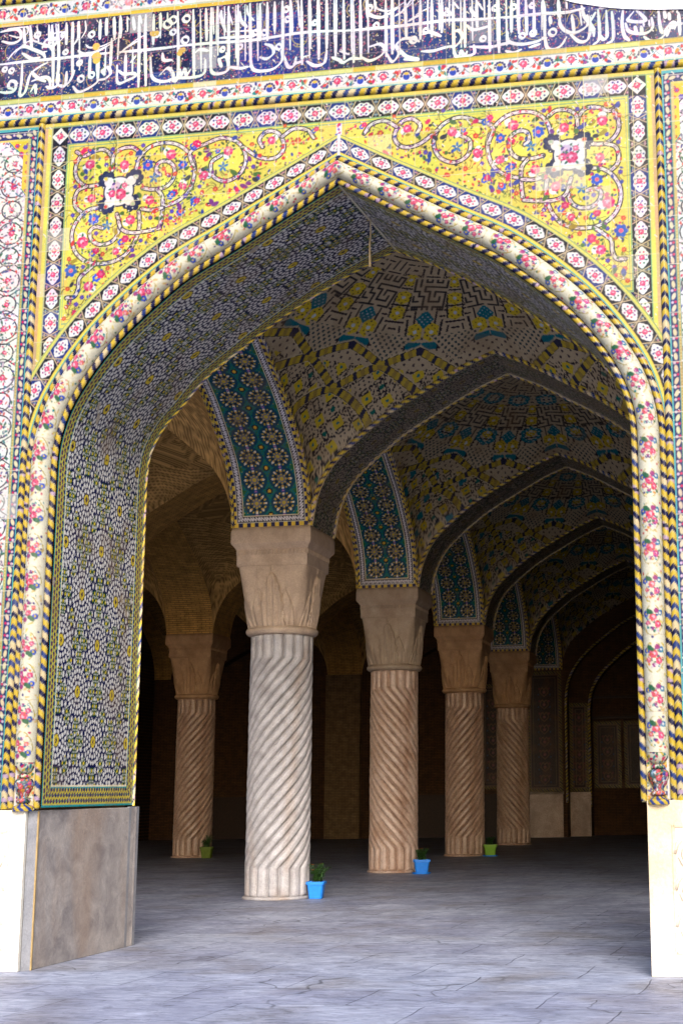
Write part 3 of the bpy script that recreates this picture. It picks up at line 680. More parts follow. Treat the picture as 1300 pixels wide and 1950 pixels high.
# --- spandrels
INK= [[(-3.388,9.358),(-3.361,9.153)],[(-3.315,9.365),(-3.285,9.1)],[(-3.108,9.351),(-3.093,9.14),(-3.153,9.117)],[(-3.075,9.348),(-3.051,9.121),(-3.027,8.675)],[(-3.005,9.348),(-2.978,8.906),(-2.992,8.701)],[(-2.851,9.354),(-2.821,8.773)],[(-2.786,9.355),(-2.775,9.197),(-2.817,9.112)],[(-2.545,9.352),(-2.543,9.144)],[(-2.394,9.366),(-2.383,9.135)],[(-2.329,9.374),(-2.318,9.136)],[(-2.126,9.353),(-2.113,9.041),(-2.101,8.571)],[(-2.19,9.345),(-2.17,9.209)],[(-2.054,9.36),(-2.05,9.079),(-2.023,8.578)],[(-1.968,9.351),(-1.962,9.026)],[(-1.896,9.358),(-1.89,9.195)],[(-2.412,9.13),(-2.413,8.836)],[(-2.253,8.952),(-2.248,8.673)],[(-2.637,8.99),(-2.638,8.725)],[(-2.549,8.982),(-2.543,8.687)],[(-2.917,9.354),(-2.905,9.121)],[(-2.48,9.36),(-2.472,9.181)],[(-3.63,8.963),(-3.395,8.969),(-3.014,8.969),(-2.694,8.974),(-2.405,8.975)],[(-2.318,8.973),(-2.06,8.969),(-1.732,8.97)],[(-3.638,9.331),(-3.565,9.341),(-3.461,9.343),(-3.414,9.293),(-3.424,9.219),(-3.511,9.19),(-3.617,9.223)],[(-3.544,9.007),(-3.476,9.089),(-3.375,9.139),(-3.27,9.099),(-3.164,9.043),(-3.132,8.995)],[(-3.386,9.065),(-3.279,8.995),(-3.191,9.001)],[(-3.167,9.103),(-3.128,9.189),(-3.011,9.192),(-3.05,9.106),(-3.155,9.147)],[(-2.769,9.033),(-2.724,8.996),(-2.608,8.995),(-2.522,9.023),(-2.424,9.072)],[(-3.611,8.657),(-3.537,8.642),(-3.45,8.656),(-3.44,8.744),(-3.5,8.764),(-3.519,8.707),(-3.465,8.672)],[(-3.38,8.961),(-3.376,8.767),(-3.388,8.606),(-3.331,8.63),(-3.283,8.818),(-3.185,8.897),(-3.1,8.936)],[(-3.264,8.742),(-3.149,8.775),(-3.075,8.753),(-3.056,8.677)],[(-3.27,8.846),(-3.208,8.781),(-3.117,8.728)],[(-3.099,8.667),(-3.055,8.648),(-2.983,8.67),(-2.967,8.787)],[(-2.968,8.669),(-2.896,8.662),(-2.886,8.808)],[(-2.881,8.661),(-2.84,8.716),(-2.802,8.815)],[(-2.807,8.639),(-2.746,8.574),(-2.647,8.602),(-2.563,8.652),(-2.535,8.686)],[(-2.535,8.686),(-2.464,8.694),(-2.409,8.747),(-2.441,8.816),(-2.497,8.785),(-2.473,8.739)],[(-2.341,8.828),(-2.325,8.637),(-2.218,8.655),(-2.141,8.689),(-2.164,8.723),(-2.264,8.726),(-2.324,8.768)],[(-1.985,8.881),(-1.962,8.674),(-1.875,8.608),(-1.761,8.611),(-1.735,8.667),(-1.795,8.745),(-1.877,8.681)],[(-3.272,8.624),(-3.225,8.694),(-3.212,8.604)],[(-1.858,8.912),(-1.841,8.838),(-1.755,8.829)],[(-2.318,8.958),(-2.234,9.024),(-2.136,9.073)],[(-2.198,8.844),(-2.143,8.912)],[(-1.71,9.354),(-1.685,8.662),(-1.761,8.611)],[(-1.546,9.358),(-1.514,8.616)],[(-1.411,9.359),(-1.393,9.012)],[(-1.355,9.36),(-1.343,8.774)],[(-1.288,9.368),(-1.279,8.956)],[(-1.171,9.355),(-1.153,8.726)],[(-1.072,9.36),(-1.054,8.687)],[(-0.946,9.361),(-0.921,8.674)],[(-0.84,9.35),(-0.831,8.954)],[(-0.763,9.356),(-0.754,8.947)],[(-0.686,9.348),(-0.68,9.041)],[(-0.603,9.354),(-0.59,8.757)],[(-0.519,9.345),(-0.498,8.993)],[(-0.408,9.34),(-0.388,8.65)],[(-0.318,9.33),(-0.309,8.815)],[(-0.228,9.328),(-0.218,8.691)],[(-0.145,9.319),(-0.137,8.798)],[(-0.048,9.309),(-0.047,8.688)],[(-1.803,8.977),(-1.378,8.974),(-0.901,8.962),(-0.402,8.99),(0.025,8.971)],[(-1.267,9.021),(-0.902,9.002)],[(-1.789,8.614),(-1.705,8.628),(-1.535,8.618),(-1.41,8.65),(-1.4,8.794)],[(-1.344,8.788),(-1.326,8.656),(-1.241,8.63),(-1.158,8.668),(-1.176,8.801),(-1.246,8.793)],[(-1.159,8.697),(-1.032,8.668),(-0.949,8.677)],[(-0.923,8.761),(-0.893,8.642),(-0.781,8.614),(-0.671,8.635),(-0.596,8.714),(-0.605,8.816)],[(-0.577,8.755),(-0.533,8.636),(-0.471,8.644),(-0.452,8.728)],[(-0.478,8.659),(-0.396,8.677)],[(-0.341,8.674),(-0.258,8.62),(-0.162,8.642),(-0.137,8.769)],[(-0.081,8.691),(0.015,8.646)],[(-0.826,8.766),(-0.756,8.744),(-0.688,8.795),(-0.704,8.869),(-0.774,8.905)],[(-1.247,9.319),(-1.245,9.246),(-1.198,9.094)],[(-1.049,9.284),(-1.04,9.195),(-0.974,9.115)],[(-1.516,8.878),(-1.461,8.916),(-1.375,8.893)],[(-1.26,8.794),(-1.229,8.704)],[(-1.666,8.718),(-1.649,8.658),(-1.616,8.713),(-1.593,8.653),(-1.552,8.707)],[(0.028,9.301),(0.043,8.665)],[(0.124,9.29),(0.139,8.62)],[(0.2,9.282),(0.213,8.648)],[(0.268,9.275),(0.277,9.086)],[(0.459,9.254),(0.47,8.651)],[(0.52,9.248),(0.53,8.673)],[(0.656,9.233),(0.671,8.816)],[(0.811,9.217),(0.812,8.801)],[(0.926,9.204),(0.926,8.818)],[(1.027,9.194),(1.026,8.851)],[(1.14,9.181),(1.146,8.612)],[(1.254,9.169),(1.258,8.671)],[(1.374,9.156),(1.379,8.871)],[(1.5,9.143),(1.503,8.604)],[(1.593,9.133),(1.594,8.581)],[(-0.043,8.968),(0.23,8.961),(0.529,8.959),(0.825,8.964),(1.106,8.97),(1.386,8.948),(1.716,8.942)],[(-0.025,8.672),(0.03,8.626),(0.111,8.658),(0.206,8.649)],[(0.219,8.662),(0.301,8.618),(0.409,8.657),(0.452,8.724),(0.408,8.785),(0.3,8.768)],[(0.283,9.186),(0.297,9.113),(0.406,9.072),(0.501,9.106),(0.582,9.155)],[(0.47,8.679),(0.531,8.585),(0.598,8.667),(0.57,8.755),(0.637,8.816),(0.731,8.81),(0.799,8.774)],[(0.584,8.739),(0.665,8.631),(0.786,8.584),(0.652,8.597)],[(0.69,9.0),(0.744,9.03),(0.825,9.064)],[(1.146,8.654),(1.172,8.574),(1.251,8.566),(1.347,8.591),(1.345,8.676)],[(1.279,8.895),(1.332,8.845),(1.438,8.851),(1.505,8.872)],[(1.133,8.84),(1.199,8.847),(1.228,8.773),(1.172,8.694),(1.079,8.689)],[(1.305,8.666),(1.503,8.643),(1.635,8.661),(1.713,8.667)],[(0.826,8.665),(0.933,8.658),(1.039,8.679),(1.106,8.693)],[(0.555,9.071),(0.636,9.12),(0.717,9.227)],[(1.067,9.103),(1.12,9.026)],[(1.307,9.078),(1.36,8.987)],[(1.198,8.578),(1.219,8.626),(1.251,8.573),(1.278,8.62)],[(0.825,8.843),(0.906,8.863),(1.013,8.809)],[(3.333,8.81),(3.337,8.717),(3.34,8.588)],[(3.25,8.669),(3.215,8.584)],[(3.242,8.82),(3.247,8.755)],[(3.316,8.69),(3.362,8.7)],[(3.145,8.851),(3.151,8.722),(3.177,8.626),(3.245,8.698),(3.296,8.678)],[(3.224,8.671),(3.196,8.603),(3.136,8.552),(3.057,8.546),(3.0,8.597)],[(2.826,8.755),(2.851,8.678),(2.922,8.642),(3.02,8.635),(3.082,8.686),(3.077,8.787)],[(2.926,8.645),(2.917,8.71)],[(2.981,8.639),(2.976,8.704)],[(2.806,8.916),(2.793,8.759),(2.812,8.628),(2.855,8.578)],[(2.909,8.876),(2.853,8.784),(3.017,8.764),(2.933,8.885)],[(2.697,8.891),(2.707,8.754),(2.701,8.603),(2.636,8.56)],[(2.644,8.904),(2.646,8.702),(2.641,8.628),(2.605,8.613),(2.579,8.659)],[(2.565,8.927),(2.572,8.638),(2.504,8.559)],[(2.191,8.923),(2.196,8.807),(2.255,8.731),(2.348,8.71),(2.455,8.772),(2.46,8.88)],[(2.406,8.987),(2.431,8.869),(2.508,8.745),(2.519,8.655)],[(2.281,8.711),(2.372,8.615),(2.452,8.619),(2.483,8.705),(2.484,8.863)],[(2.041,8.794),(2.058,8.597),(2.118,8.552),(2.201,8.59),(2.253,8.671)],[(2.18,9.07),(2.188,8.909)],[(2.032,9.086),(2.043,8.939),(2.042,8.692)],[(1.644,8.934),(1.814,8.941),(2.016,8.942),(2.258,8.931),(2.432,8.956)],[(1.677,8.788),(1.689,8.685),(1.81,8.641),(1.972,8.656),(2.04,8.704)],[(1.891,8.599),(1.992,8.625)],[(1.721,9.119),(1.717,8.784)],[(1.782,9.113),(1.791,8.762)],[(1.863,9.104),(1.868,8.739)],[(1.943,9.008),(1.939,8.717)],[(2.097,8.904),(2.102,8.831)],[(2.579,8.94),(2.645,8.947)],[(1.661,8.586),(1.728,8.558),(1.81,8.586)],[(3.197,8.846),(3.208,8.773)],[(2.311,8.896),(2.328,8.721)],[(2.457,8.866),(2.497,8.833),(2.538,8.901)]]
INKC= [(-3.227,9.256,0.037),(-2.632,9.2,0.037),(-2.725,8.719,0.04),(-2.611,8.749,0.035),(-2.748,8.898,0.032),(-2.908,9.032,0.029),(-2.94,9.229,0.029),(-1.923,9.125,0.029),(-1.813,9.231,0.053),(-3.568,8.905,0.029),(-3.493,8.882,0.032),(-1.757,9.27,0.048),(-1.614,9.27,0.045),(-0.791,9.03,0.035),(-0.882,9.04,0.032),(-0.566,9.262,0.035),(-0.55,9.151,0.032),(-1.039,8.903,0.032),(-1.752,9.137,0.035),(-1.62,9.035,0.045),(-1.221,8.892,0.029),(-0.634,8.862,0.035),(-0.265,9.085,0.029),(0.296,9.185,0.035),(0.745,8.794,0.04),(0.366,8.99,0.032),(0.866,8.881,0.032),(1.559,9.051,0.032),(1.438,8.737,0.032),(1.08,9.045,0.027),(3.277,8.694,0.036),(2.121,8.735,0.044),(1.933,8.747,0.036),(1.825,8.729,0.033),(1.74,9.044,0.033),(1.923,9.039,0.028)]
SCR= [[(-2.732,7.921),(-2.646,7.869),(-2.551,7.912),(-2.441,7.921),(-2.37,7.862),(-2.338,7.762),(-2.341,7.686)],[(-2.344,7.749),(-2.328,7.858),(-2.248,7.914),(-2.139,7.918),(-2.061,7.863)],[(-2.088,7.685),(-2.052,7.806),(-1.96,7.902),(-1.825,7.936),(-1.675,7.912),(-1.55,7.818),(-1.477,7.674),(-1.485,7.511),(-1.535,7.393),(-1.639,7.306),(-1.772,7.263)],[(-2.011,7.473),(-1.901,7.45),(-1.767,7.466),(-1.689,7.556),(-1.693,7.679),(-1.777,7.741),(-1.858,7.721),(-1.875,7.64),(-1.833,7.598)],[(-1.861,7.447),(-1.804,7.374),(-1.793,7.264),(-1.801,7.129),(-1.818,7.036)],[(-2.016,7.255),(-1.906,7.233),(-1.799,7.248)],[(-2.688,7.868),(-2.726,7.795),(-2.734,7.685),(-2.688,7.598),(-2.603,7.542),(-2.479,7.546)],[(-2.603,7.542),(-2.697,7.502),(-2.727,7.408),(-2.709,7.324),(-2.644,7.264)],[(-2.467,7.305),(-2.576,7.286),(-2.669,7.211),(-2.731,7.093),(-2.731,6.957),(-2.677,6.831),(-2.563,6.741),(-2.426,6.711),(-2.277,6.727),(-2.158,6.792),(-2.082,6.894),(-2.039,7.013),(-2.03,7.12),(-2.042,7.23)],[(-2.272,7.221),(-2.24,7.109),(-2.262,6.989),(-2.34,6.921),(-2.449,6.915),(-2.527,6.969),(-2.551,7.052),(-2.499,7.102),(-2.416,7.082)],[(-2.252,7.138),(-2.21,7.053),(-2.114,7.012),(-1.965,7.014),(-1.818,7.036)],[(-2.48,6.708),(-2.559,6.647),(-2.636,6.571),(-2.645,6.465),(-2.682,6.387),(-2.763,6.379)],[(-1.479,7.64),(-1.525,7.811),(-1.35,7.894),(-1.187,7.935),(-1.022,7.865),(-0.945,7.705),(-1.0,7.544),(-1.147,7.474),(-1.279,7.54),(-1.302,7.681),(-1.196,7.755)],[(-0.98,7.819),(-0.801,7.693),(-0.639,7.679),(-0.556,7.782),(-0.612,7.926),(-0.727,7.964),(-0.811,7.888),(-0.777,7.802)],[(-0.577,7.895),(-0.457,7.967),(-0.323,7.941),(-0.254,7.852)]]
FLW= [(-2.579,7.776,0.058,0),(-2.213,7.737,0.054,0),(-2.548,7.407,0.049,0),(-1.725,7.806,0.058,0),(-1.931,7.337,0.052,0),(-2.126,7.148,0.054,0),(-2.621,6.949,0.065,0),(-2.537,6.484,0.054,0),(-1.379,7.55,0.054,0),(-1.598,7.466,0.044,0),(-1.966,7.716,0.054,1),(-1.599,7.685,0.044,1),(-1.696,7.379,0.047,2),(-1.464,7.292,0.044,1),(-2.516,7.186,0.054,1),(-2.493,6.837,0.044,2),(-2.192,6.936,0.047,2),(-2.73,6.659,0.06,1),(-2.433,6.584,0.054,2),(-2.268,6.827,0.041,0),(-1.608,7.188,0.039,1),(-1.471,7.88,0.047,2),(-2.369,7.106,0.047,3),(-1.893,7.573,0.049,3),(-2.622,7.939,0.023,4),(-2.345,7.915,0.023,5),(-2.741,7.817,0.023,4),(-2.023,7.928,0.023,5),(-1.358,7.733,0.023,4),(-2.727,7.546,0.023,5),(-1.747,7.111,0.023,4),(-2.602,6.69,0.023,5),(-2.754,6.472,0.023,4),(-2.739,7.244,0.023,5),(-2.756,6.783,0.023,4),(-1.696,7.202,0.023,5),(-1.923,6.963,0.023,4),(-2.009,6.922,0.023,5),(-2.758,6.285,0.023,4),(-2.657,6.305,0.023,5),(-2.779,6.166,0.023,4),(-2.599,6.374,0.023,5),(-2.342,6.658,0.023,4),(-2.482,7.033,0.023,5),(-1.801,7.661,0.023,4),(-1.917,7.152,0.023,5),(-2.15,7.856,0.023,4),(-2.406,7.754,0.023,5),(-2.409,7.824,0.023,4),(-2.621,7.634,0.023,5),(-1.677,7.596,0.023,4),(-1.56,7.354,0.023,5),(-2.203,6.876,0.023,4),(-2.092,6.828,0.023,5),(-2.403,6.81,0.023,4),(-1.129,7.791,0.053,0),(-1.178,7.629,0.047,3),(-0.886,7.839,0.024,4),(-0.684,7.863,0.047,0),(-0.415,7.839,0.032,4),(-0.866,7.602,0.024,5),(-1.367,7.561,0.042,0),(-1.358,7.727,0.026,4),(-1.487,7.892,0.037,2),(-1.238,7.8,0.026,1),(-1.253,7.4,0.026,4),(-0.242,7.934,0.032,2),(-1.453,7.279,0.037,2),(-1.582,7.455,0.037,0),(-1.702,7.382,0.037,1),(-1.04,8.02,0.021,5),(-0.552,8.004,0.018,4),(-1.417,7.441,0.021,5),(-1.6,7.208,0.024,4),(-1.707,7.134,0.021,5)]
CART=(-2.262, 7.459)

def spandrel():
    c = Cv(-3.09, 3.09, 4.7, 8.256, .0072, (.01, .02, .14))
    specks(c, 900, [PINK, LILAC, BLUE, WHITE, (.3, .04, .25)], .006, .014)
    fz = 7.975; fx = 2.80
    c.a[(np.abs(c.X) < fx + .035) & (c.Y < fz + .04) & (c.Y > 6.05)] = (.30, .45, .20); c.a[(np.abs(c.X) < fx + .022) & (c.Y < fz + .026) & (c.Y > 6.07)] = (.72, .66, .10)
    c.a[(np.abs(c.X) < fx + .006) & (c.Y < fz + .008) & (c.Y > 6.10)] = (.30, .45, .20)
    c.a[(np.abs(c.X) < fx) & (c.Y < fz) & (c.Y > 6.12)] = (.74, .65, .10)
    # medallion frame and outer lines
    medallions(c, -2.834, 2.834, 8.014, 8.20, .2425)
    for s in (-1, 1):
        a, b = sorted((s * 2.834, s * 3.0)); medallions(c, 5.25, 8.014, a, b, .2425, True); c.rect(a, b, 8.0, 8.2, BLACK)
        x = (a + b) / 2; m = (np.abs(c.X - x) + np.abs(c.Y - 8.105)) < .092; c.a[m] = WHITE; rose(c, x, 8.105, .035, PINK, ROSE, (.05, .05, .2))
        a, b = sorted((s * 3.0, s * 3.05)); c.rect(a, b, 4.6, 8.25, (.78, .66, .12)); a, b = sorted((s * 3.05, s * 3.09)); c.rect(a, b, 4.6, 8.25, (.62, .42, .2)); 
        a, b = sorted((s * 3.0, s * 3.01)); c.rect(a, b, 4.6, 8.2, (.2, .4, .2))
    c.rect(-3.09, 3.09, 8.20, 8.215, (.3, .4, .2)); c.rect(-3.09, 3.09, 8.215, 8.256, (.78, .62, .12))
    c.rect(-2.8, 2.8, 7.95, 7.958, (.5, .55, .15))
    for s in (1, -1):
        for st in SCR: scroll(c, [(x * s, z) for x, z in st])
        # thin stems
        for _ in range(260):
            x, z, r, k = random.choice(FLW); a = rnd() * 6.28; c.line([(x * s, z), (x * s + .05 * math.cos(a), z + .05 * math.sin(a)), (x * s + .1 * math.cos(a + .6), z + .1 * math.sin(a + .6))], .005, (.15, .12, .03), 4)
        for x, z, r, k in FLW: flower(c, x * s, z, r * 1.12, k)
        for _ in range(2000):
            x = -2.75 + rnd() * 2.7; z = 6.2 + rnd() * 1.75
            if all(math.hypot(x - f[0], z - f[1]) > .012 + f[2] for f in FLW): c.disk(x * s, z, (.0045 + rnd() * .008) * (1 if rnd() < .8 else 2.0), random.choice([RED, (.18, .03, .2), (.07, .16, .03), PINK, (.03, .06, .3), (.05, .12, .04), (.35, .25, .03), (.03, .03, .05)]), 1 + rnd(), rnd() * 3)
        # cartouche
        X0, Z0 = CART[0] * s, CART[1]
        lob = [(-.13, .13), (.16, .13), (-.12, -.14), (.14, -.13)]
        for dx, dz in lob:
            for a in np.arange(0, 6.28, .9): c.disk(X0 + dx * s + .065 * math.cos(a), Z0 + dz + .065 * math.sin(a), .036, (.015, .02, .07))
            c.disk(X0 + dx * s, Z0 + dz, .065, (.02, .03, .1))
        c.disk(X0, Z0, .165, (.015, .02, .07)); c.disk(X0, Z0, .148, (.80, .80, .80))
        for dx, dz in lob: 
            c.disk(X0 + dx * s * .8, Z0 + dz * .8, .050, (.78, .76, .72)); c.disk(X0 + dx * s * 1.1, Z0 + dz * 1.1, .030, (.55, .5, .4)); c.disk(X0 + dx * s * 1.1, Z0 + dz * 1.1, .018, random.choice([YEL, RED, (.4, .5, .3)])); c.line([(X0 + dx * s * 1.25, Z0 + dz * .8), (X0 + dx * s * 1.3, Z0 + dz * 1.25), (X0 + dx * s * .8, Z0 + dz * 1.3)], .012, (.015, .02, .07), 5)
        rose(c, X0 - .03, Z0 + .05, .055, (.10, .03, .22), LILAC); rose(c, X0 + .02, Z0 - .03, .06, PINK, ROSE); rose(c, X0 - .07, Z0 - .02, .04, PINK, ROSE); rose(c, X0 + .06, Z0 + .06, .03, (.7, .2, .3), ROSE)
    # white seam above the apex and tile joints
    c.rect(-.028, .028, 7.6, 7.98, WHITE); specks(c, 26, [PINK, BLUE, (.2, .03, .2)], .008, .014, (-.02, .02, 7.62, 7.97))
    tilevar(c, .235, -3.0, 5.0)
    joints(c, np.arange(-3.0, 3.1, .235), np.arange(5.0, 8.2, .235), (.74, .66, .36), .0055, .75)
    oc = arch_off(.30); oc = oc[np.argsort(oc[:, 0])]; zc = np.interp(c.X, oc[:, 0], oc[:, 1])
    P = np.stack([c.X, 0 * c.X, c.Y], -1); grid_obj('spandrel_panel', P, c.a, M['tile'], fac, mask=(c.Y > zc - .01) & (np.abs(c.X) < 3.09), smooth=False)
spandrel()
# --- frieze with the white inscription
def frieze():
    c = Cv(-4.2, 4.2, 8.562, 9.382, .0056, (.010, .013, .07))
    for _ in range(40):
        x = -4.2 + rnd() * 8.4; m = (np.abs(c.X - x) < .12 + .2 * rnd()) & (c.Y < 8.7 + .6 * rnd() ** 2); c.a[m] = jit((.012, .03, .19), .3)
    specks(c, 7000, [(.35, .28, .3), (.5, .2, .25), (.4, .02, .1), (.45, .36, .12), (.2, .28, .35), (.35, .12, .3)], .003, .0065)
    for _ in range(60):
        x = -4.2 + rnd() * 8.4; y = 8.6 + .7 * rnd(); a = rnd() * 6; c.line([(x + .14 * t * math.cos(a + t * 2), y + .14 * t * math.sin(a + t * 2)) for t in np.linspace(.2, 1.1, 7)], .006, (.5, .38, .1), 3)
    rng = random.Random(3)
    def stroke(st, w0=.030):
        p = crom(st, 9) if len(st) > 2 else resample(np.array(st), 12)[0]; n = len(p)
        for i in range(n - 1):
            d = p[i + 1] - p[i]; a = math.atan2(d[1], d[0]); f = .5 + .75 * abs(math.sin(a - .75)); e = min(1, .55 + 2.2 * min(i, n - 1 - i) / n)
            c.line([p[i], p[i + 1]], w0 * f * e, (.82, .82, .83))
    for st in INK: stroke(st)
    for st in INK:
        if (all(z > 8.93 for x, z in st) or len(st) == 2) and abs(st[0][0] - st[-1][0]) < .5: stroke([(x + .075, min(9.36, z + .06)) for x, z in st], .015)
    for x, z, r in INKC: stroke([(x + r * .8 * math.cos(a), z + r * .8 * math.sin(a)) for a in np.linspace(0, 6.3, 9)], .024)
    for x0, x1, dx in ((-4.2, -3.66, -7.28), (3.42, 4.2, 7.02)):     # the frieze runs on past the corner with the same hand
        for st in INK:
            q = [(x + (7.02 if dx > 0 else -7.28), z + .0) for x, z in st]
            if all(x0 < a < x1 for a, b in q): stroke(q)
    for x, z in ((-2.56, 8.98), (-1.66, 8.91), (-1.95, 9.14)):
        for k in range(5): c.disk(x + (rnd() - .5) * .05, z + (rnd() - .5) * (.2 if x < -2.5 else .04), .04 if x < -2.5 else .028, (.74, .46, .10))
    tilevar(c, .235, -4.1, 8.7, .12, .02)
    joints(c, np.arange(-4.1, 4.2, .235), np.arange(8.7, 9.4, .235), (.30, .25, .35), .004, .8)
    P = np.stack([c.X, 0 * c.X, c.Y], -1); grid_obj('inscription_frieze', P, c.a, M['tile'], fac, smooth=False)
frieze()
def bands():
    c = Cv(-4.2, 4.2, 8.325, 8.562, .007, YEL)
    floralband(c, -4.2, 4.2, 8.36, 8.50); c.rect(-4.2, 4.2, 8.325, 8.343, (.10, .42, .42)); c.rect(-4.2, 4.2, 8.343, 8.36, (.62, .72, .60)); c.rect(-4.2, 4.2, 8.50, 8.512, (.20, .35, .25)); c.rect(-4.2, 4.2, 8.512, 8.55, YEL); c.rect(-4.2, 4.2, 8.55, 8.562, (.35, .35, .08))
    for x in np.arange(-4.1, 4.2, .235):
        if rnd() < .35: c.rect(x, x + .235, 8.512, 8.55, (.66, .66, .22))
    tilevar(c, .235, -4.1, 8.0, .08)
    joints(c, np.arange(-4.1, 4.2, .235), [], (.72, .66, .4))
    P = np.stack([c.X, 0 * c.X, c.Y], -1); grid_obj('lower_floral_band', P, c.a, M['tile'], fac, smooth=False)
    c = Cv(-4.2, 4.2, 9.382, 9.63, .007, YEL); floralband(c, -4.2, 4.2, 9.44, 9.61, .232, .1); c.rect(-4.2, 4.2, 9.422, 9.44, (.5, .62, .5)); c.rect(-4.2, 4.2, 9.61, 9.63, (.45, .55, .3))
    tilevar(c, .235, -4.1, 8.0, .08)
    joints(c, np.arange(-4.1, 4.2, .235), [], (.72, .66, .4))
    P = np.stack([c.X, 0 * c.X, c.Y], -1); grid_obj('upper_floral_band', P, c.a, M['tile'], fac, smooth=False)
    boxes('parapet', [(-4.2, 4.2, -.02, .018, 9.70, 10.70)], M['brick'], fac)
bands()
def side_panels():
    for s in (-1, 1):
        c = Cv(3.148, 4.19, 1.44, 8.256, .0075, WHITE)
        for z in np.arange(1.6, 7.95, .50):
            for x in (3.40, 3.90):
                for dz, rr in ((0, .115), (.25, .095)):
                    for a0 in (0, 3.14): c.line([(x + rr * 1.1 * math.cos(a), z + dz + rr * math.sin(a)) for a in np.linspace(a0, a0 + 3.4, 8)], .013, (.03, .03, .05), 4)
                    rose(c, x + (rnd() - .5) * .03, z + dz, .034 if dz == 0 else .028, PINK, ROSE, GRN)
                bloom(c, x, z + .145, .022, (.1, .05, .2), YEL)
                c.line([(x - .13, z + .12), (x, z + .19), (x + .13, z + .12)], .012, (.03, .03, .05), 4); c.line([(x - .13, z - .1), (x, z - .16), (x + .13, z - .1)], .012, (.03, .03, .05), 4)
        specks(c, 5200, [PINK, (.05, .05, .25), GRN, (.2, .15, .25), RED, LILAC, (.05, .2, .25)], .005, .011)
        top = np.interp(c.X, [3.24, 3.31, 3.312, 3.40, 3.47, 3.52, 4.2], [7.46, 7.56, 7.93, 8.0, 8.08, 8.2, 8.2])
        m = (c.Y > top) & (c.Y < 8.1); c.a[m] = (.76, .56, .04); m2 = m & (c.Y < top + .018); c.a[m2] = (.05, .25, .25)
        for z in np.arange(7.55, 8.05, .1): bloom(c, 3.265, z, .018, random.choice([RED, (.2, .03, .2)]), ORG)
        for x, z in ((3.33, 7.95), (3.38, 8.04), (3.29, 8.02)): bloom(c, x, z, .028, random.choice([(.15, .05, .4), PINK]), BLUE)
        m = (c.Y > 8.1) | (c.X < 3.24); c.a[m] = (.012, .02, .13)
        for z in np.arange(1.5, 8.2, .115):
            c.disk(3.198, z, .017, CREAM, 2.0, 1.2 + .5 * (rnd() > .5)); c.disk(3.185, z + .055, .013, LILAC); c.disk(3.212, z + .06, .012, PINK)
        for x in np.arange(3.25, 4.2, .115): c.disk(x, 8.15, .017, CREAM, 2.0, .3); c.disk(x + .055, 8.16, .013, LILAC)
        c.rect(3.14, 3.166, 1.4, 8.2, (.08, .42, .45)); c.rect(3.14, 4.2, 8.2, 8.23, (.08, .42, .45)); c.rect(3.14, 4.2, 8.23, 8.256, (.7, .6, .2))
        c.rect(3.232, 3.262, 1.4, 8.11, (.58, .48, .18)); c.rect(3.228, 3.236, 1.4, 8.11, (.05, .25, .25)); c.rect(3.258, 3.264, 1.4, 6.85, (.1, .3, .3)); c.rect(3.24, 4.2, 8.09, 8.11, (.70, .6, .15))
        for z in np.arange(1.45, 6.9, .03): c.disk(3.247, z, .005, (.4, .2, .05))
        tilevar(c, .235, 3.15, 1.6, .08)
        joints(c, [], np.arange(1.6, 8.2, .235), (.72, .66, .55))
        P = np.stack([c.X * s, 0 * c.X, c.Y], -1); grid_obj('arabesque_side_panel', P, c.a, M['tile'], fac, smooth=False)
side_panels()
# strip between outer arch rope and frame rope on the jambs
def jamb_strip():
    for s in (-1, 1):
        c = Cv(2.78, 3.09, 1.44, 4.8, .0075, (.74, .62, .3)); c.rect(3.0, 3.02, 1.4, 4.8, WHITE); P = np.stack([c.X * s, 0 * c.X + .0, c.Y], -1); grid_obj('jamb_backing_strip', P, c.a, M['tile'], fac, smooth=False)
jamb_strip()
# --- plain white slab over the frieze at the top right
def patch():
    low = [(1.30, 9.85), (1.75, 9.36), (2.22, 9.07), (2.5, 8.975), (2.78, 8.91), (3.1, 8.865), (3.38, 8.84), (3.8, 8.80), (4.19, 8.78)]
    low = [tuple(q) for q in crom(low, 5)]; up = [(4.19, 9.95), (1.30, 9.95)]
    pts = low + up; n = len(pts); V = [(x, -.018, z) for x, z in pts] + [(x, .0, z) for x, z in pts]
    F = [tuple(range(n))] + [(i, n + i, n + (i + 1) % n, (i + 1) % n) for i in range(n)]
    o = mesh_obj('white_slab', V, F, M['flat_white'], fac); o['label'] = 'plain white slab covering the right end of the inscription frieze'
patch()
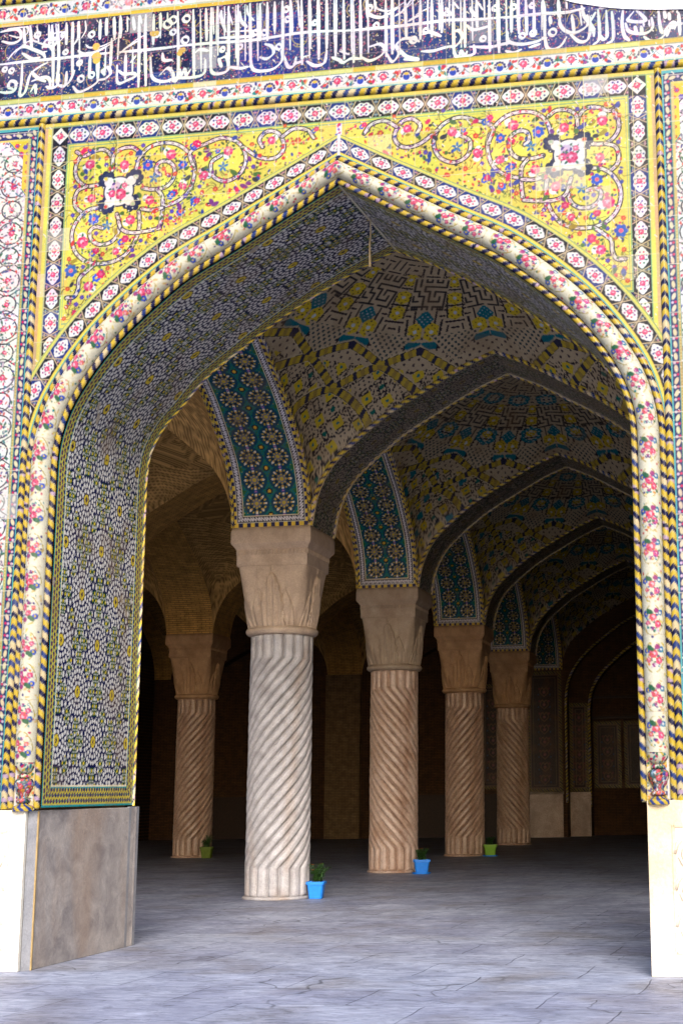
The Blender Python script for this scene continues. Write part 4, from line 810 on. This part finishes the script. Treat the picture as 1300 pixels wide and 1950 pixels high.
# --- marble plinths
def plinths():
    for s, h in ((-1, 1.43), (1, 1.455)):
        e_ = 2.885 if s < 0 else 2.825
        pl = prism('plinth', [(s * 4.2, .12), (s * 4.2, -.035), (s * e_, -.035), (s * e_, .015), (s * 2.90, .02), (s * 2.90, .12)][::(1 if s < 0 else -1)], 0, h, M['white_marble'], fac, .006)
        prism('reveal_dado', [(s * 3.1, .10), (s * 2.83, .10), (s * 2.805, 2.16), (s * 2.8, 2.2), (s * 2.83, 2.26), (s * 3.1, 2.26)][::(-1 if s > 0 else 1)], 0, h - .004, M['grey_dado'], fac, .006)
        if s < 0: prism('corner_filler', [(s * 2.884, .018), (s * 2.824, .098), (s * 2.9, .11)][::(1 if s < 0 else -1)], 0.0, h - .008, M['gap_stone'], fac)
        if s < 0: boxes('joint_strip', [(min(s * 2.816, s * 2.83), max(s * 2.816, s * 2.83), .088, .104, 0.0, h - .012)], M['ochre'], fac)
        boxes('dado_edge_strip', [(min(s * 2.806, s * 2.83), max(s * 2.806, s * 2.83), 2.02, 2.272, .0, h + .003)], M['gap_stone'], fac, .004)
        # carved panel with a raised frame and arabesque
        xa, xb = 3.045, 4.02
        fr = boxes('carved_panel', [(min(s * xa, s * xb), max(s * xa, s * xb), -.039, -.034, .20, 1.24)], M['carve'], pl)
        fb = [(xa - .012, xa + .012, .19, 1.25), (xb - .012, xb + .012, .19, 1.25), (xa, xb, .19, .212), (xa, xb, 1.228, 1.25)]
        boxes('panel_frame', [(min(s * a, s * b), max(s * a, s * b), -.050, -.036, z0, z1) for a, b, z0, z1 in fb], M['white_marble'], pl, .003)
        paths = []
        for z in (.38, .68, .98):
            for x in (3.2, 3.52, 3.84):
                for sg in (1, -1):
                    t = np.linspace(0, 4.6, 26); r = .125 * (1 - t / 5.6); paths.append(np.stack([s * (x + sg * (r * np.cos(t) - .02)), np.full(26, -.043), z + r * np.sin(t) * 1.05 * sg], 1))
                paths.append(np.stack([s * (x + .05 * np.sin(np.linspace(0, 6.28, 14))), np.full(14, -.043), np.linspace(z - .15, z + .15, 14)], 1))
                paths.append(np.array([(s * (x - .1), -.043, z + .14), (s * (x - .13), -.043, z + .1), (s * (x - .15), -.043, z + .03)]))
        V, F = tube_mesh(paths, .016, 6); mesh_obj('arabesque_relief', V, F, M['carve'], pl, True)
plinths()
# ================================================================== INTERIOR VAULTING
S_ = 7.04; YR = [8.94, 15.96, 22.98, 30.0]; XR = [-17.6, -10.56, -3.52, 3.52]; HB = 2.90; HT = .62
IP = [(1.0, 5.60), (.982, 5.93), (.947, 6.24), (.883, 6.55), (.80, 6.79), (.70, 7.04), (.578, 7.31), (.425, 7.57), (.27, 7.83), (.16, 8.0), (0, 8.2)]
def ihalf(b, n): return smooth_half([(x * b, z) for x, z in [(1.0, 5.595)] + IP], n)[0]
def gprof(b):
    h = ihalf(b, 400); o = np.argsort(h[:, 0]); return h[o, 0], h[o, 1] - 8.2
def vault_z(X, Y, bx, by, H=.9, n=3):
    gx = np.interp(np.abs(X), *gprof(bx)); gy = np.interp(np.abs(Y), *gprof(by))
    p = (np.abs(X) / bx) ** n; q = (np.abs(Y) / by) ** n
    return 8.2 + gx * q + gy * p + 2.6 * p * q + H * (1 - (X / bx) ** 2) * (1 - (Y / by) ** 2)
def bay(name, bx, by, res, variant, mat):
    root = empty(name); c, disp = vault_canvas(bx, by, res, variant)
    Z = vault_z(c.X, c.Y, bx, by) - disp; P = np.stack([c.X, c.Y, Z], -1)
    grid_obj('vault_shell', P, c.a, M[mat], root); return root
def brick_bay(name, bx, by):
    root = empty(name); c = Cv(-bx, bx, -by, by, .028, (.30, .19, .09)); X, Y = c.X, c.Y
    q = .62; u = X - q * 2 * np.round(X / (2 * q)); v = Y - q * 2 * np.round(Y / (2 * q)); Zs = vault_z(X, Y, bx, by)
    d = np.where(Zs > 8.2, np.abs(u) + np.abs(v), Zs * 1.25 + .15 * np.abs(u)); t = d / .062; k = np.floor(t); f = t - k; h = np.sin(k * 7.7 + np.floor((X - Y) / .21) * 3.1) * .5 + .5
    c.a[:] = np.array((.62, .37, .13), np.float32) * (.75 + .45 * h)[..., None]; c.a[f < .34] *= .38
    Z = vault_z(X, Y, bx, by); grid_obj('vault_shell', np.stack([X, Y, Z], -1), c.a, M['tile_brickv'], root); return root
M['tile_brickv'] = tile_mat('patterned_brickwork', .85, .35, (.10, .06, .03), .3, False)
M['tile_brickv'].node_tree.nodes['Principled BSDF'].inputs['Specular IOR Level'].default_value = .1
def edge_rope(P3, r, mat, parent, name, per=.14, ns=8):
    """full round striped rope through 3-D points"""
    p, s = resample(P3, max(40, int(np.linalg.norm(np.diff(P3, axis=0), axis=1).sum() / .022)))
    T = np.gradient(p, axis=0); T /= np.linalg.norm(T, axis=1)[:, None]; up = np.cross(P3[-1] - P3[0], [0, 0, 1.0]); up /= np.linalg.norm(up)
    b = np.cross(T, up); b /= np.linalg.norm(b, axis=1)[:, None]; PH, S = np.meshgrid(np.linspace(0, 2 * math.pi, ns + 1), s)
    P = p[:, None, :] + r * (np.cos(PH)[..., None] * b[:, None, :] + np.sin(PH)[..., None] * up)
    return grid_obj(name, P, stripe_cols(S, PH, per, .03), mat, parent)
def arch_x(name, b, tile=True, fine=.02, mat='tile_in'):
    """arch spanning X, soffit HT*2 deep in Y, centred on the origin"""
    root = empty(name); h = full(ihalf(b, 300)); n = int(8.6 / fine); A, s = resample(h, n); m = int(1.24 / fine) + 1; y = np.linspace(-HT, HT, m)
    P = np.zeros((n, m, 3)); P[..., 0] = A[:, None, 0]; P[..., 2] = A[:, None, 1]; P[..., 1] = y
    SS, YY = np.meshgrid(s, y, indexing='ij')
    if tile:
        C = girih_white(YY * 1.0, SS, 1.0, (.36, .31, .25), (.006, .007, .02), (.02, .05, .03), (.3, .22, .03)); e = HT - np.abs(YY)
        C[(e < .11)] = (.40, .36, .30); C[(e < .11) & ((np.floor(SS / .05) + np.floor(e / .04)) % 2 == 0)] = BLACK; C[(e > .11) & (e < .125)] = (.30, .28, .2)
        grid_obj('soffit', P, C, M[mat], root)
        for yy in (-HT, HT):
            edge_rope(np.stack([A[:, 0], np.full(n, yy), A[:, 1]], 1), .035, M[mat], root, 'rope_edge')
            V, F = tube_mesh([np.stack([A[::6, 0] * .99, np.full(len(A[::6]), yy * .955), A[::6, 1] - .006], 1)], .013, 5); mesh_obj('edge_line', V, F, PALE, root, True)
    else: grid_obj('soffit', P, None, M['brick_uv'], root, uv=np.stack([SS, YY], -1))
    return root
PALE = plain('pale_mortar_line', (.50, .40, .26), .6, .3, .4)
def arch_y(name, b, tile=True, fine=.018, mat='tile_in'):
    root = empty(name); hh = ihalf(b, 300)
    L = np.linalg.norm(np.diff(hh, axis=0), axis=1).sum(); c = teal_panel(float(L), 2 * HT, fine) if tile else None
    for sg in (-1, 1):
        if tile:
            A = resample(hh, c.ny)[0]; P = np.stack([c.X, (sg * A[:, 0])[:, None] + 0 * c.X, A[:, 1][:, None] + 0 * c.X], -1); grid_obj('soffit_panel', P, c.a, M[mat], root)
        else:
            A, s = resample(hh, 60); x = np.linspace(-HT, HT, 4); XX, SS = np.meshgrid(x, s); P = np.stack([XX, (sg * A[:, 0])[:, None] + 0 * XX, A[:, 1][:, None] + 0 * XX], -1); grid_obj('soffit', P, None, M['brick_uv'], root, uv=np.stack([XX, SS], -1))
    if tile:
        F_ = full(hh)
        for xx in (-HT, HT): edge_rope(np.stack([np.full(len(F_), xx), F_[:, 0], F_[:, 1]], 1), .03, M[mat], root, 'rope_edge')
    return root
BY0 = 3.04; BY = 2.89
_q = full(bh)[::10]; edge_rope(np.stack([_q[:, 0] * .996, np.full(len(_q), 2.235), _q[:, 1] - .008], 1), .015, M['tile_deep'], fac, 'reveal_edge_rope', .13)
def place(root, x, y, label, cat, group=None, first=False):
    o = root if first else copy_tree(root); o.location = (x, y, 0)
    for k in ('label', 'category', 'group'):
        if k in o: del o[k]
    return tag(o, label, cat, group)
ordn = ['first', 'second', 'third', 'fourth', 'fifth']; yc = [5.28] + [y + 3.51 for y in YR]
aisle = {-14.08: 'far left aisle', -7.04: 'inner left aisle', 7.04: 'hidden right aisle'}
# nave vaults
b0 = bay('tiled_vault', HB, BY0, .0125, 0, 'tile_in'); place(b0, 0, 5.28, 'mosaic tiled vault with kufic blocks directly behind the portal arch', 'vault', 'tiled vaults of the nave', True)
b1 = bay('tiled_vault', HB, BY, .02, 1, 'tile_deep')
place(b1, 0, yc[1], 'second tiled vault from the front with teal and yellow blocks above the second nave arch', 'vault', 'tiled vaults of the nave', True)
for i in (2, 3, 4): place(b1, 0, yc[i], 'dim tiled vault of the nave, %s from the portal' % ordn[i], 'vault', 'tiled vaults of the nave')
v0 = brick_bay('brick_vault', HB, BY0); v1 = brick_bay('brick_vault', HB, BY); f0 = f1 = True
for x in aisle:
    place(v0, x, yc[0], 'patterned brick vault of the %s, %s from the front wall' % (aisle[x], 'first'), 'vault', 'brick vaults of the aisles', f0); f0 = False
    for i in range(1, 5): place(v1, x, yc[i], 'brown patterned brick vault of the %s, %s from the front wall' % (aisle[x], ordn[i]), 'vault', 'brick vaults of the aisles', f1); f1 = False
# arches across the nave and aisles
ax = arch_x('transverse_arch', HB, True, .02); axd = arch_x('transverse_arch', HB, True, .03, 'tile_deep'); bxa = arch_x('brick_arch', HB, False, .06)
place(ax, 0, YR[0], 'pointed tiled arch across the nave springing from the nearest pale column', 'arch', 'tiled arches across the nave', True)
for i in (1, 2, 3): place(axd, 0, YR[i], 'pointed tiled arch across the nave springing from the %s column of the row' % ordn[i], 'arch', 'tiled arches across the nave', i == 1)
first = True
for x in aisle:
    for i in range(4): place(bxa, x, YR[i], 'plain brick arch across the %s, %s from the front' % (aisle[x], ordn[i]), 'arch', 'brick arches of the aisles', first); first = False
# arcades running back into the hall
ay0 = arch_y('arcade_arch', BY0, True, .0125); ay1 = arch_y('arcade_arch', BY, True, .018, 'tile_in'); by0 = arch_y('brick_arcade_arch', BY0, False); by1 = arch_y('brick_arcade_arch', BY, False)
rown = {-3.52: 'left', 3.52: 'right'}
for j, x in enumerate((-3.52, 3.52)):
    place(ay0, x, yc[0], 'arcade arch with teal star soffit joining the portal wall to the nearest %s column' % rown[x], 'arch', 'arcade arches lining the nave', j == 0)
    for i in range(1, 5): place(ay1, x, yc[i], 'star mosaic arcade arch in the %s bay of the %s nave arcade' % (ordn[i], rown[x]), 'arch', 'arcade arches lining the nave', j == 0 and i == 1)
first = True
for x, nm in ((-10.56, 'left aisle row'), (-17.6, 'outer left wall row')):
    place(by0, x, yc[0], 'plain brick arcade arch of the %s nearest the front wall' % nm, 'arch', 'brick arches of the aisles', first)
    for i in range(1, 5): place(by1, x, yc[i], 'plain brick arcade arch of the %s, %s from the front wall' % (nm, ordn[i]), 'arch', 'brick arches of the aisles', first and i == 1)
    first = False
# ================================================================== COLUMNS
def column(name, hand, mat='marble_col', cmat='capital'):
    root = empty(name); n, nz = 480, 130; nf = 16; z0, z1 = .03, 3.97; zs = np.linspace(z0, z1, nz)
    tw = np.clip(zs, .46, 3.60); th0 = hand * (tw - .46) / .50
    TH, Z = np.meshgrid(np.linspace(0, 2 * math.pi, n + 1), zs); a = TH * nf / (2 * math.pi); f = a - np.floor(a); TH = TH + th0[:, None]
    prof = 1 - np.abs(2 * f - 1) ** 3.6; taper = 1 + .012 * np.sin((Z - z0) / (z1 - z0) * math.pi)
    endb = np.clip(np.minimum(Z - z0, z1 - Z) / .03, 0, 1) * .9 + .1
    rr = (.405 + .074 * prof * endb + .010 * (np.clip(1.2 - Z, 0, 1))) * taper + .003 * np.sin(9 * TH + 5 * Z)
    P = np.stack([rr * np.cos(TH), rr * np.sin(TH), Z], -1); grid_obj('shaft', P, None, M[mat], root)
    lathe('base_disc', [(.515, 0), (.52, .03), (.50, .045), (.44, .046)], M[mat], root, 48)
    lathe('neck_ring', [(.47, 3.955), (.525, 3.965), (.55, 3.99), (.56, 4.02), (.55, 4.05), (.525, 4.07), (.48, 4.085)], M[cmat], root, 48)
    # bell of the capital: circle below, square with leaf relief above
    nz = 70; zs = np.linspace(4.07, 5.0, nz); n = 640; TH, Z = np.meshgrid(np.linspace(0, 2 * math.pi, n + 1), zs); t = (Z - 4.07) / .93
    ex = 2 + 10 * t ** 1.3; sqf = (np.abs(np.cos(TH)) ** ex + np.abs(np.sin(TH)) ** ex) ** (-1 / ex); R = .465 + .075 * t ** .8 + .02 * t ** 4
    a4 = (TH / (math.pi / 2) + .5); l4 = a4 - np.floor(a4) - .5     # one big pointed leaf per face
    a8 = (TH / (math.pi / 4)); l8 = a8 - np.floor(a8) - .5
    w1 = .26 * np.clip((1 - ((t - .12) / .76) ** 2), 0, 1) ** .5 * (1 - .35 * t); w1 = np.where((t > .86) | (t < .0), 0, np.maximum(w1, .0)); w1 = w1 * (1 + .06 * np.sin(t * 40))
    leaf = 1 / (1 + np.exp((np.abs(l4) - w1) * 70)); rib = np.cos(np.clip(l4 / .28, -1, 1) * math.pi * 5.5) * .5 + .5
    w2 = .40 * np.clip(1 - (t / .62) ** 1.6, 0, 1); leaf2 = 1 / (1 + np.exp((np.abs(l8) - w2) * 40)); rib2 = np.cos(l8 * 26) * .5 + .5
    R = R * sqf + +.062 * leaf - .024 * leaf * rib + .038 * leaf2 * (1 - leaf) - .020 * rib2 * leaf2 * (1 - leaf) - .004 * np.cos(24 * TH) * (1 - leaf) * (t < .8)
    R = R - .030 * np.exp(-((np.abs(l4) - w1) / .014) ** 2) * (t < .9) - .022 * np.exp(-((np.abs(l8) - w2) / .025) ** 2) * (1 - leaf) * (t < .62)
    P = np.stack([R * np.cos(TH), R * np.sin(TH), Z], -1); bell = grid_obj('capital_bell', P, None, M[cmat], root)
    def sq(name, prof, mod=0):
        m = 160; q = np.linspace(0, 4, m, endpoint=False); side = np.floor(q).astype(int); f = q - side
        px = np.select([side == 0, side == 1, side == 2, side == 3], [1 - 0 * f, 1 - 2 * f, -1 + 0 * f, -1 + 2 * f]); py = np.select([side == 0, side == 1, side == 2, side == 3], [-1 + 2 * f, 1 + 0 * f, 1 - 2 * f, -1 + 0 * f])
        px = np.r_[px, px[:1]]; py = np.r_[py, py[:1]]; pr = np.array(prof)
        P = np.stack([pr[:, :1] * px, pr[:, :1] * py, pr[:, 1:] + 0 * px], -1)
        return grid_obj(name, P, None, M[cmat], root, smooth=False)
    ab = sq('abacus', [(.40, 4.99), (.555, 4.995), (.565, 5.02), (.565, 5.24), (.575, 5.26), (.60, 5.30), (.635, 5.34), (.64, 5.36), (.64, 5.53), (.635, 5.545), (.622, 5.60), (.3, 5.61)])
    # small hanging leaves under the abacus shelf
    bs = []
    for k in range(17):
        u = -.53 + k * 1.06 / 16
        for (x0, x1, y0, y1) in ((u - .022, u + .022, -.582, -.56), (u - .022, u + .022, .56, .582)): bs += [(x0, x1, y0, y1, 5.175, 5.245), (y0, y1, x0, x1, 5.1752, 5.2452)]
    boxes('dentil_band', bs, M[cmat], ab, .008)
    return root
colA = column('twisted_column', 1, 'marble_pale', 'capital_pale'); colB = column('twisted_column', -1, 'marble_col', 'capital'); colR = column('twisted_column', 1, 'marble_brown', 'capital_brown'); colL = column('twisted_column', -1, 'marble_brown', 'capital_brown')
def put_col(proto, x, y, label, first=False, group='twisted stone columns of the hall'): 
    o = place(proto, x, y, label, 'column', group, first); return o
put_col(colA, XR[2], YR[0], 'nearest and palest twisted stone column, whole in view beside a blue flower pot', True)
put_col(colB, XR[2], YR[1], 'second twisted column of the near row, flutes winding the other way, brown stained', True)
put_col(colR, XR[2], YR[2], 'third twisted column of the near row, tinted brown by warm light, beside the green flower pot', True)
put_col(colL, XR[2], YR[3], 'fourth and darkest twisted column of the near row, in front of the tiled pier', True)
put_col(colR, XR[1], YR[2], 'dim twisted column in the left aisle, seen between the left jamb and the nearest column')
for x in (XR[1],):
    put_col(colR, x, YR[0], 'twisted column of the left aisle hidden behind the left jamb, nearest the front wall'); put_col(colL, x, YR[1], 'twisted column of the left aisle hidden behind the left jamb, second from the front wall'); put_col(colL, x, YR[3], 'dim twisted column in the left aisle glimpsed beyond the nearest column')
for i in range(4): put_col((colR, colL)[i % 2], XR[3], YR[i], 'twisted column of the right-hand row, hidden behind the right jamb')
# ================================================================== ENCLOSING WALLS
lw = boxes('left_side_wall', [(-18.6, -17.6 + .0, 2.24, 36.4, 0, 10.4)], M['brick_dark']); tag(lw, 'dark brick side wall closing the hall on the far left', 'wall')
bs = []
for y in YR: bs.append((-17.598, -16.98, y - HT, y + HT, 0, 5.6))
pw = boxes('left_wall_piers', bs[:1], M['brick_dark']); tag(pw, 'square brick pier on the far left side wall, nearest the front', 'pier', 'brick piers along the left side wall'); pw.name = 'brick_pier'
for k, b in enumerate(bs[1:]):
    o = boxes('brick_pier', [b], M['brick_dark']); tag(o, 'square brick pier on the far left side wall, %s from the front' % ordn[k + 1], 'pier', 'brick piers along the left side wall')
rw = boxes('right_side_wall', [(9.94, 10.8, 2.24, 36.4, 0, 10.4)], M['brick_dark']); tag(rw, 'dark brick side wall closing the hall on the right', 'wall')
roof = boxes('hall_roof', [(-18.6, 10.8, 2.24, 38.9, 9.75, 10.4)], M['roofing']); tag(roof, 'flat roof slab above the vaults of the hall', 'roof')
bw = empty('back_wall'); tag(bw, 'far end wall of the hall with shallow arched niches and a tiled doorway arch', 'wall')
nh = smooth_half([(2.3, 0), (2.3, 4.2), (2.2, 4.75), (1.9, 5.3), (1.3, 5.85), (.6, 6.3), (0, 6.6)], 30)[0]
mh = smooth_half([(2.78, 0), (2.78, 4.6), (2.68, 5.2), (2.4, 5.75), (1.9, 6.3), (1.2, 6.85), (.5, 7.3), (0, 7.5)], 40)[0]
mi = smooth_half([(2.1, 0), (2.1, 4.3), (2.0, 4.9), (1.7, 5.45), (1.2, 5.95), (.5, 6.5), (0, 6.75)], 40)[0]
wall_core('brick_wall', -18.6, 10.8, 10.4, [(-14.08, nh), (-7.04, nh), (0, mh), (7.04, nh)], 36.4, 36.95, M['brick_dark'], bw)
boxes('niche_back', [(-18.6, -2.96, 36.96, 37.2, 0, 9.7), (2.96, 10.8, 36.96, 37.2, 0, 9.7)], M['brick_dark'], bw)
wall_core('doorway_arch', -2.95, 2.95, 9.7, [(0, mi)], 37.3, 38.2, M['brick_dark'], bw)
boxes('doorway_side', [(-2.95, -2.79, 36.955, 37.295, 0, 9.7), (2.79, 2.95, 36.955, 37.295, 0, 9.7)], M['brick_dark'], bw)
def tile_panel(name, x0, x1, z0, z1, y, parent, seed):
    c = Cv(x0, x1, z0, z1, .022, (.06, .025, .02)); e = np.minimum(np.minimum(c.X - x0, x1 - c.X), np.minimum(c.Y - z0, z1 - c.Y))
    c.a[e < .10] = (.42, .30, .05); c.a[(e < .10) & ((np.floor((c.X + c.Y) / .05) % 2) == 0)] = (.05, .04, .06); c.a[(e > .10) & (e < .14)] = (.25, .14, .08); c.a[(e > .2) & (e < .225)] = (.2, .12, .07)
    cx = (x0 + x1) / 2
    for z in np.arange(z0 + .4, z1 - .3, .42):
        for s in (-1, 1):
            c.line([(cx, z - .15), (cx + s * .14, z), (cx + s * .07, z + .15), (cx, z + .08)], .02, (.30, .13, .06), 5)
            c.disk(cx + s * .16, z + .12, .03, (.3, .05, .06)); c.disk(cx + s * .2, z - .08, .025, (.05, .1, .2))
        c.disk(cx, z, .05, (.35, .10, .10))
    P = np.stack([c.X, 0 * c.X + y, c.Y], -1); return grid_obj(name, P, c.a, M['tile_gloss'], parent, smooth=False)
M['tile_gloss'] = tile_mat('glossy_dark_mosaic', .25, .6, (.16, .06, .014), .8, gain=.7, spec=.15)
for x0, x1 in ((-4.12, -2.92), (2.92, 4.12)):
    tile_panel('pier_tile_panel', x0, x1, 1.5, 5.55, 36.385, bw, 1)
    boxes('pier_ledge', [(x0 - .03, x1 + .03, 36.30, 36.398, 1.42, 1.50)], M['capital'], bw, .01); boxes('pier_dado', [(x0, x1, 36.34, 36.398, 0, 1.415)], M['marble_brown'], bw)
for s in (-1, 1):
    boxes('doorway_dado', [(min(s * 2.80, s * 2.08), max(s * 2.80, s * 2.08), 37.2, 37.298, 0, 1.48)], M['marble_brown'], bw)
    a, b = sorted((s * 2.79, s * 2.12)); tile_panel('doorway_tile_strip', a, b, 1.5, 4.5, 37.285, bw, 2)
dh = full(mh); edge = np.stack([dh[:, 0], np.full(len(dh), 36.39), dh[:, 1]], 1); edge_rope(edge[5:-5], .04, M['tile_deep'], bw, 'doorway_rope_moulding', .12)
dh = full(mi); edge = np.stack([dh[:, 0], np.full(len(dh), 37.29), dh[:, 1]], 1); edge_rope(edge[5:-5], .05, M['tile_deep'], bw, 'inner_rope_moulding', .12)
back = boxes('doorway_back', [(-2.5, 2.5, 38.2, 38.5, 0, 9.7)], M['brick_dark'], bw); boxes('back_dado', [(-2.09, 2.09, 38.12, 38.198, 0, 1.45)], M['brick_dark'], bw)
for x0, x1 in ((-2.05, -1.1), (-1.0, 1.0), (1.1, 2.05)): tile_panel('doorway_back_panel', x0, x1, 1.6, 3.9, 38.185, bw, 3)
boxes('shelf_beam', [(-2.09, 2.09, 38.05, 38.19, 3.98, 4.08), (-2.05, 2.05, 38.1, 38.19, 4.7, 4.78)], M['wood'], bw)
for x in (-14.08, -7.04, 7.04):
    boxes('niche_dado', [(x - 2.29, x + 2.29, 36.9, 36.958, 0, 1.45)], M['wood'], bw)
for x in (-10.56,): 
    boxes('wall_pier', [(x - HT, x + HT, 36.2, 36.398, 0, 5.6)], M['brick'], bw); tile_panel('niche_tile_panel', -5.9, -4.9, 1.6, 5.2, 36.94, bw, 5)
tile_panel('niche_tile_panel', -9.2, -8.2, 1.6, 4.4, 36.93, bw, 6)
# ================================================================== FLOWER POTS AND ROPE
def pot(name, mat, w0, hgt, saucer=None, flowers=True, seed=1, plant_h=.32):
    r = random.Random(seed); root = empty(name); s2 = math.sqrt(.5)
    prof = [(.0, .005), (w0 * .36, .005), (w0 * .37, .03), (w0 * .46, hgt * .82), (w0 * .52, hgt * .83), (w0 * .53, hgt), (w0 * .49, hgt), (w0 * .47, hgt * .87), (.0, hgt * .87)]
    V, F = [], []; m = 4
    pts8 = [(1, -.82), (1, .82), (.82, 1), (-.82, 1), (-1, .82), (-1, -.82), (-.82, -1), (.82, -1)]
    for q, z in prof:
        for a, b in pts8: V.append((a * q, b * q, z))
    for i in range(len(prof) - 1):
        for k in range(8): F.append((i*8 + k, i*8 + (k+1) % 8, (i+1)*8 + (k+1) % 8, (i+1)*8 + k))
    mesh_obj('pot', V, F, mat, root)
    boxes('rib_band', [(-w0 * .53, w0 * .53, -w0 * .53, -w0 * .515, hgt * .93, hgt * .95)], mat, root)
    boxes('soil', [(-w0 * .45, w0 * .45, -w0 * .45, w0 * .45, hgt * .86, hgt * .90)], M['soil'], root)
    if saucer: lathe('saucer', [(w0 * .45, .0), (w0 * .55, .002), (w0 * .60, .03), (w0 * .57, .03), (w0 * .5, .008)], saucer, root, 28)
    stems, V, F, PV, PF = [], [], [], [], []
    for k in range(16):
        a = r.random() * 6.28; L = plant_h * (.6 + .5 * r.random()); lean = .25 + .3 * r.random()
        b0 = np.array([r.uniform(-.06, .06), r.uniform(-.06, .06), hgt * .88]); tip = b0 + np.array([math.cos(a) * lean * L, math.sin(a) * lean * L, L]); mid = (b0 + tip) / 2 + np.array([math.cos(a), math.sin(a), 0]) * -.02
        st = crom([b0, mid, tip], 5); stems.append(st)
        for q in st[2:]:
            for _ in range(4):
                al = r.random() * 6.28; ll = .035 + .035 * r.random(); d = np.array([math.cos(al), math.sin(al), .5 * r.random() - .1]); n_ = np.array([-math.sin(al), math.cos(al), 0]) * ll * .35; n0 = len(V)
                V += [tuple(q), tuple(q + d * ll * .5 + n_), tuple(q + d * ll + np.array([0, 0, -.01])), tuple(q + d * ll * .5 - n_)]; F.append((n0, n0 + 1, n0 + 2, n0 + 3))
        if flowers and k % 4 == 0:
            for m_ in range(7):
                al = m_ * .9; d = np.array([math.cos(al), math.sin(al), .4]) * .028; n_ = np.array([-math.sin(al), math.cos(al), 0]) * .012; n0 = len(PV)
                PV += [tuple(tip), tuple(tip + d * .6 + n_), tuple(tip + d), tuple(tip + d * .6 - n_)]; PF.append((n0, n0 + 1, n0 + 2, n0 + 3))
    pl = mesh_obj('plant', V, F, M['leaf'], root); sv, sf = tube_mesh(stems, .004, 5); mesh_obj('stem', sv, sf, M['leaf'], pl)
    if PV: mesh_obj('blossom', PV, PF, M['petal'], pl)
    return root
g = 'flower pots beside the columns'
p = pot('flower_pot', M['blue'], .26, .25, None, True, 1, .27); p.location = (-2.88, 8.86, 0); p.rotation_euler[2] = .12; tag(p, 'bright blue flower pot with an orange-red flower at the foot of the nearest column', 'flower pot', g)
p = pot('flower_pot', M['blue'], .31, .27, M['blue'], True, 2, .22); p.location = (-2.78, 15.25, 0); p.rotation_euler[2] = .3; tag(p, 'bright blue flower pot on a blue saucer at the foot of the second column', 'flower pot', g)
p = pot('flower_pot', M['lime'], .32, .28, M['blue'], False, 3, .2); p.location = (-2.82, 22.6, 0); p.rotation_euler[2] = .2; tag(p, 'lime green flower pot on a blue saucer beside the third column', 'flower pot', g)
p = pot('flower_pot', M['olive'], .30, .28, None, False, 4, .3); p.location = (-9.90, 22.3, 0); p.rotation_euler[2] = .2; tag(p, 'dull green flower pot with a dark plant beside the left aisle column', 'flower pot', g)
hp = [(0.0, 1.16, 7.43), (.004, 1.162, 7.3), (-.003, 1.16, 7.15), (.002, 1.16, 6.93)]
V, F = tube_mesh([crom(hp, 8)], [.006 + .008 * i / 24 for i in range(25)], 8); rp = mesh_obj('hanging_rope', V, F, M['rope'], None, True); tag(rp, 'short frayed beige rope hanging from the crown of the portal arch', 'rope')
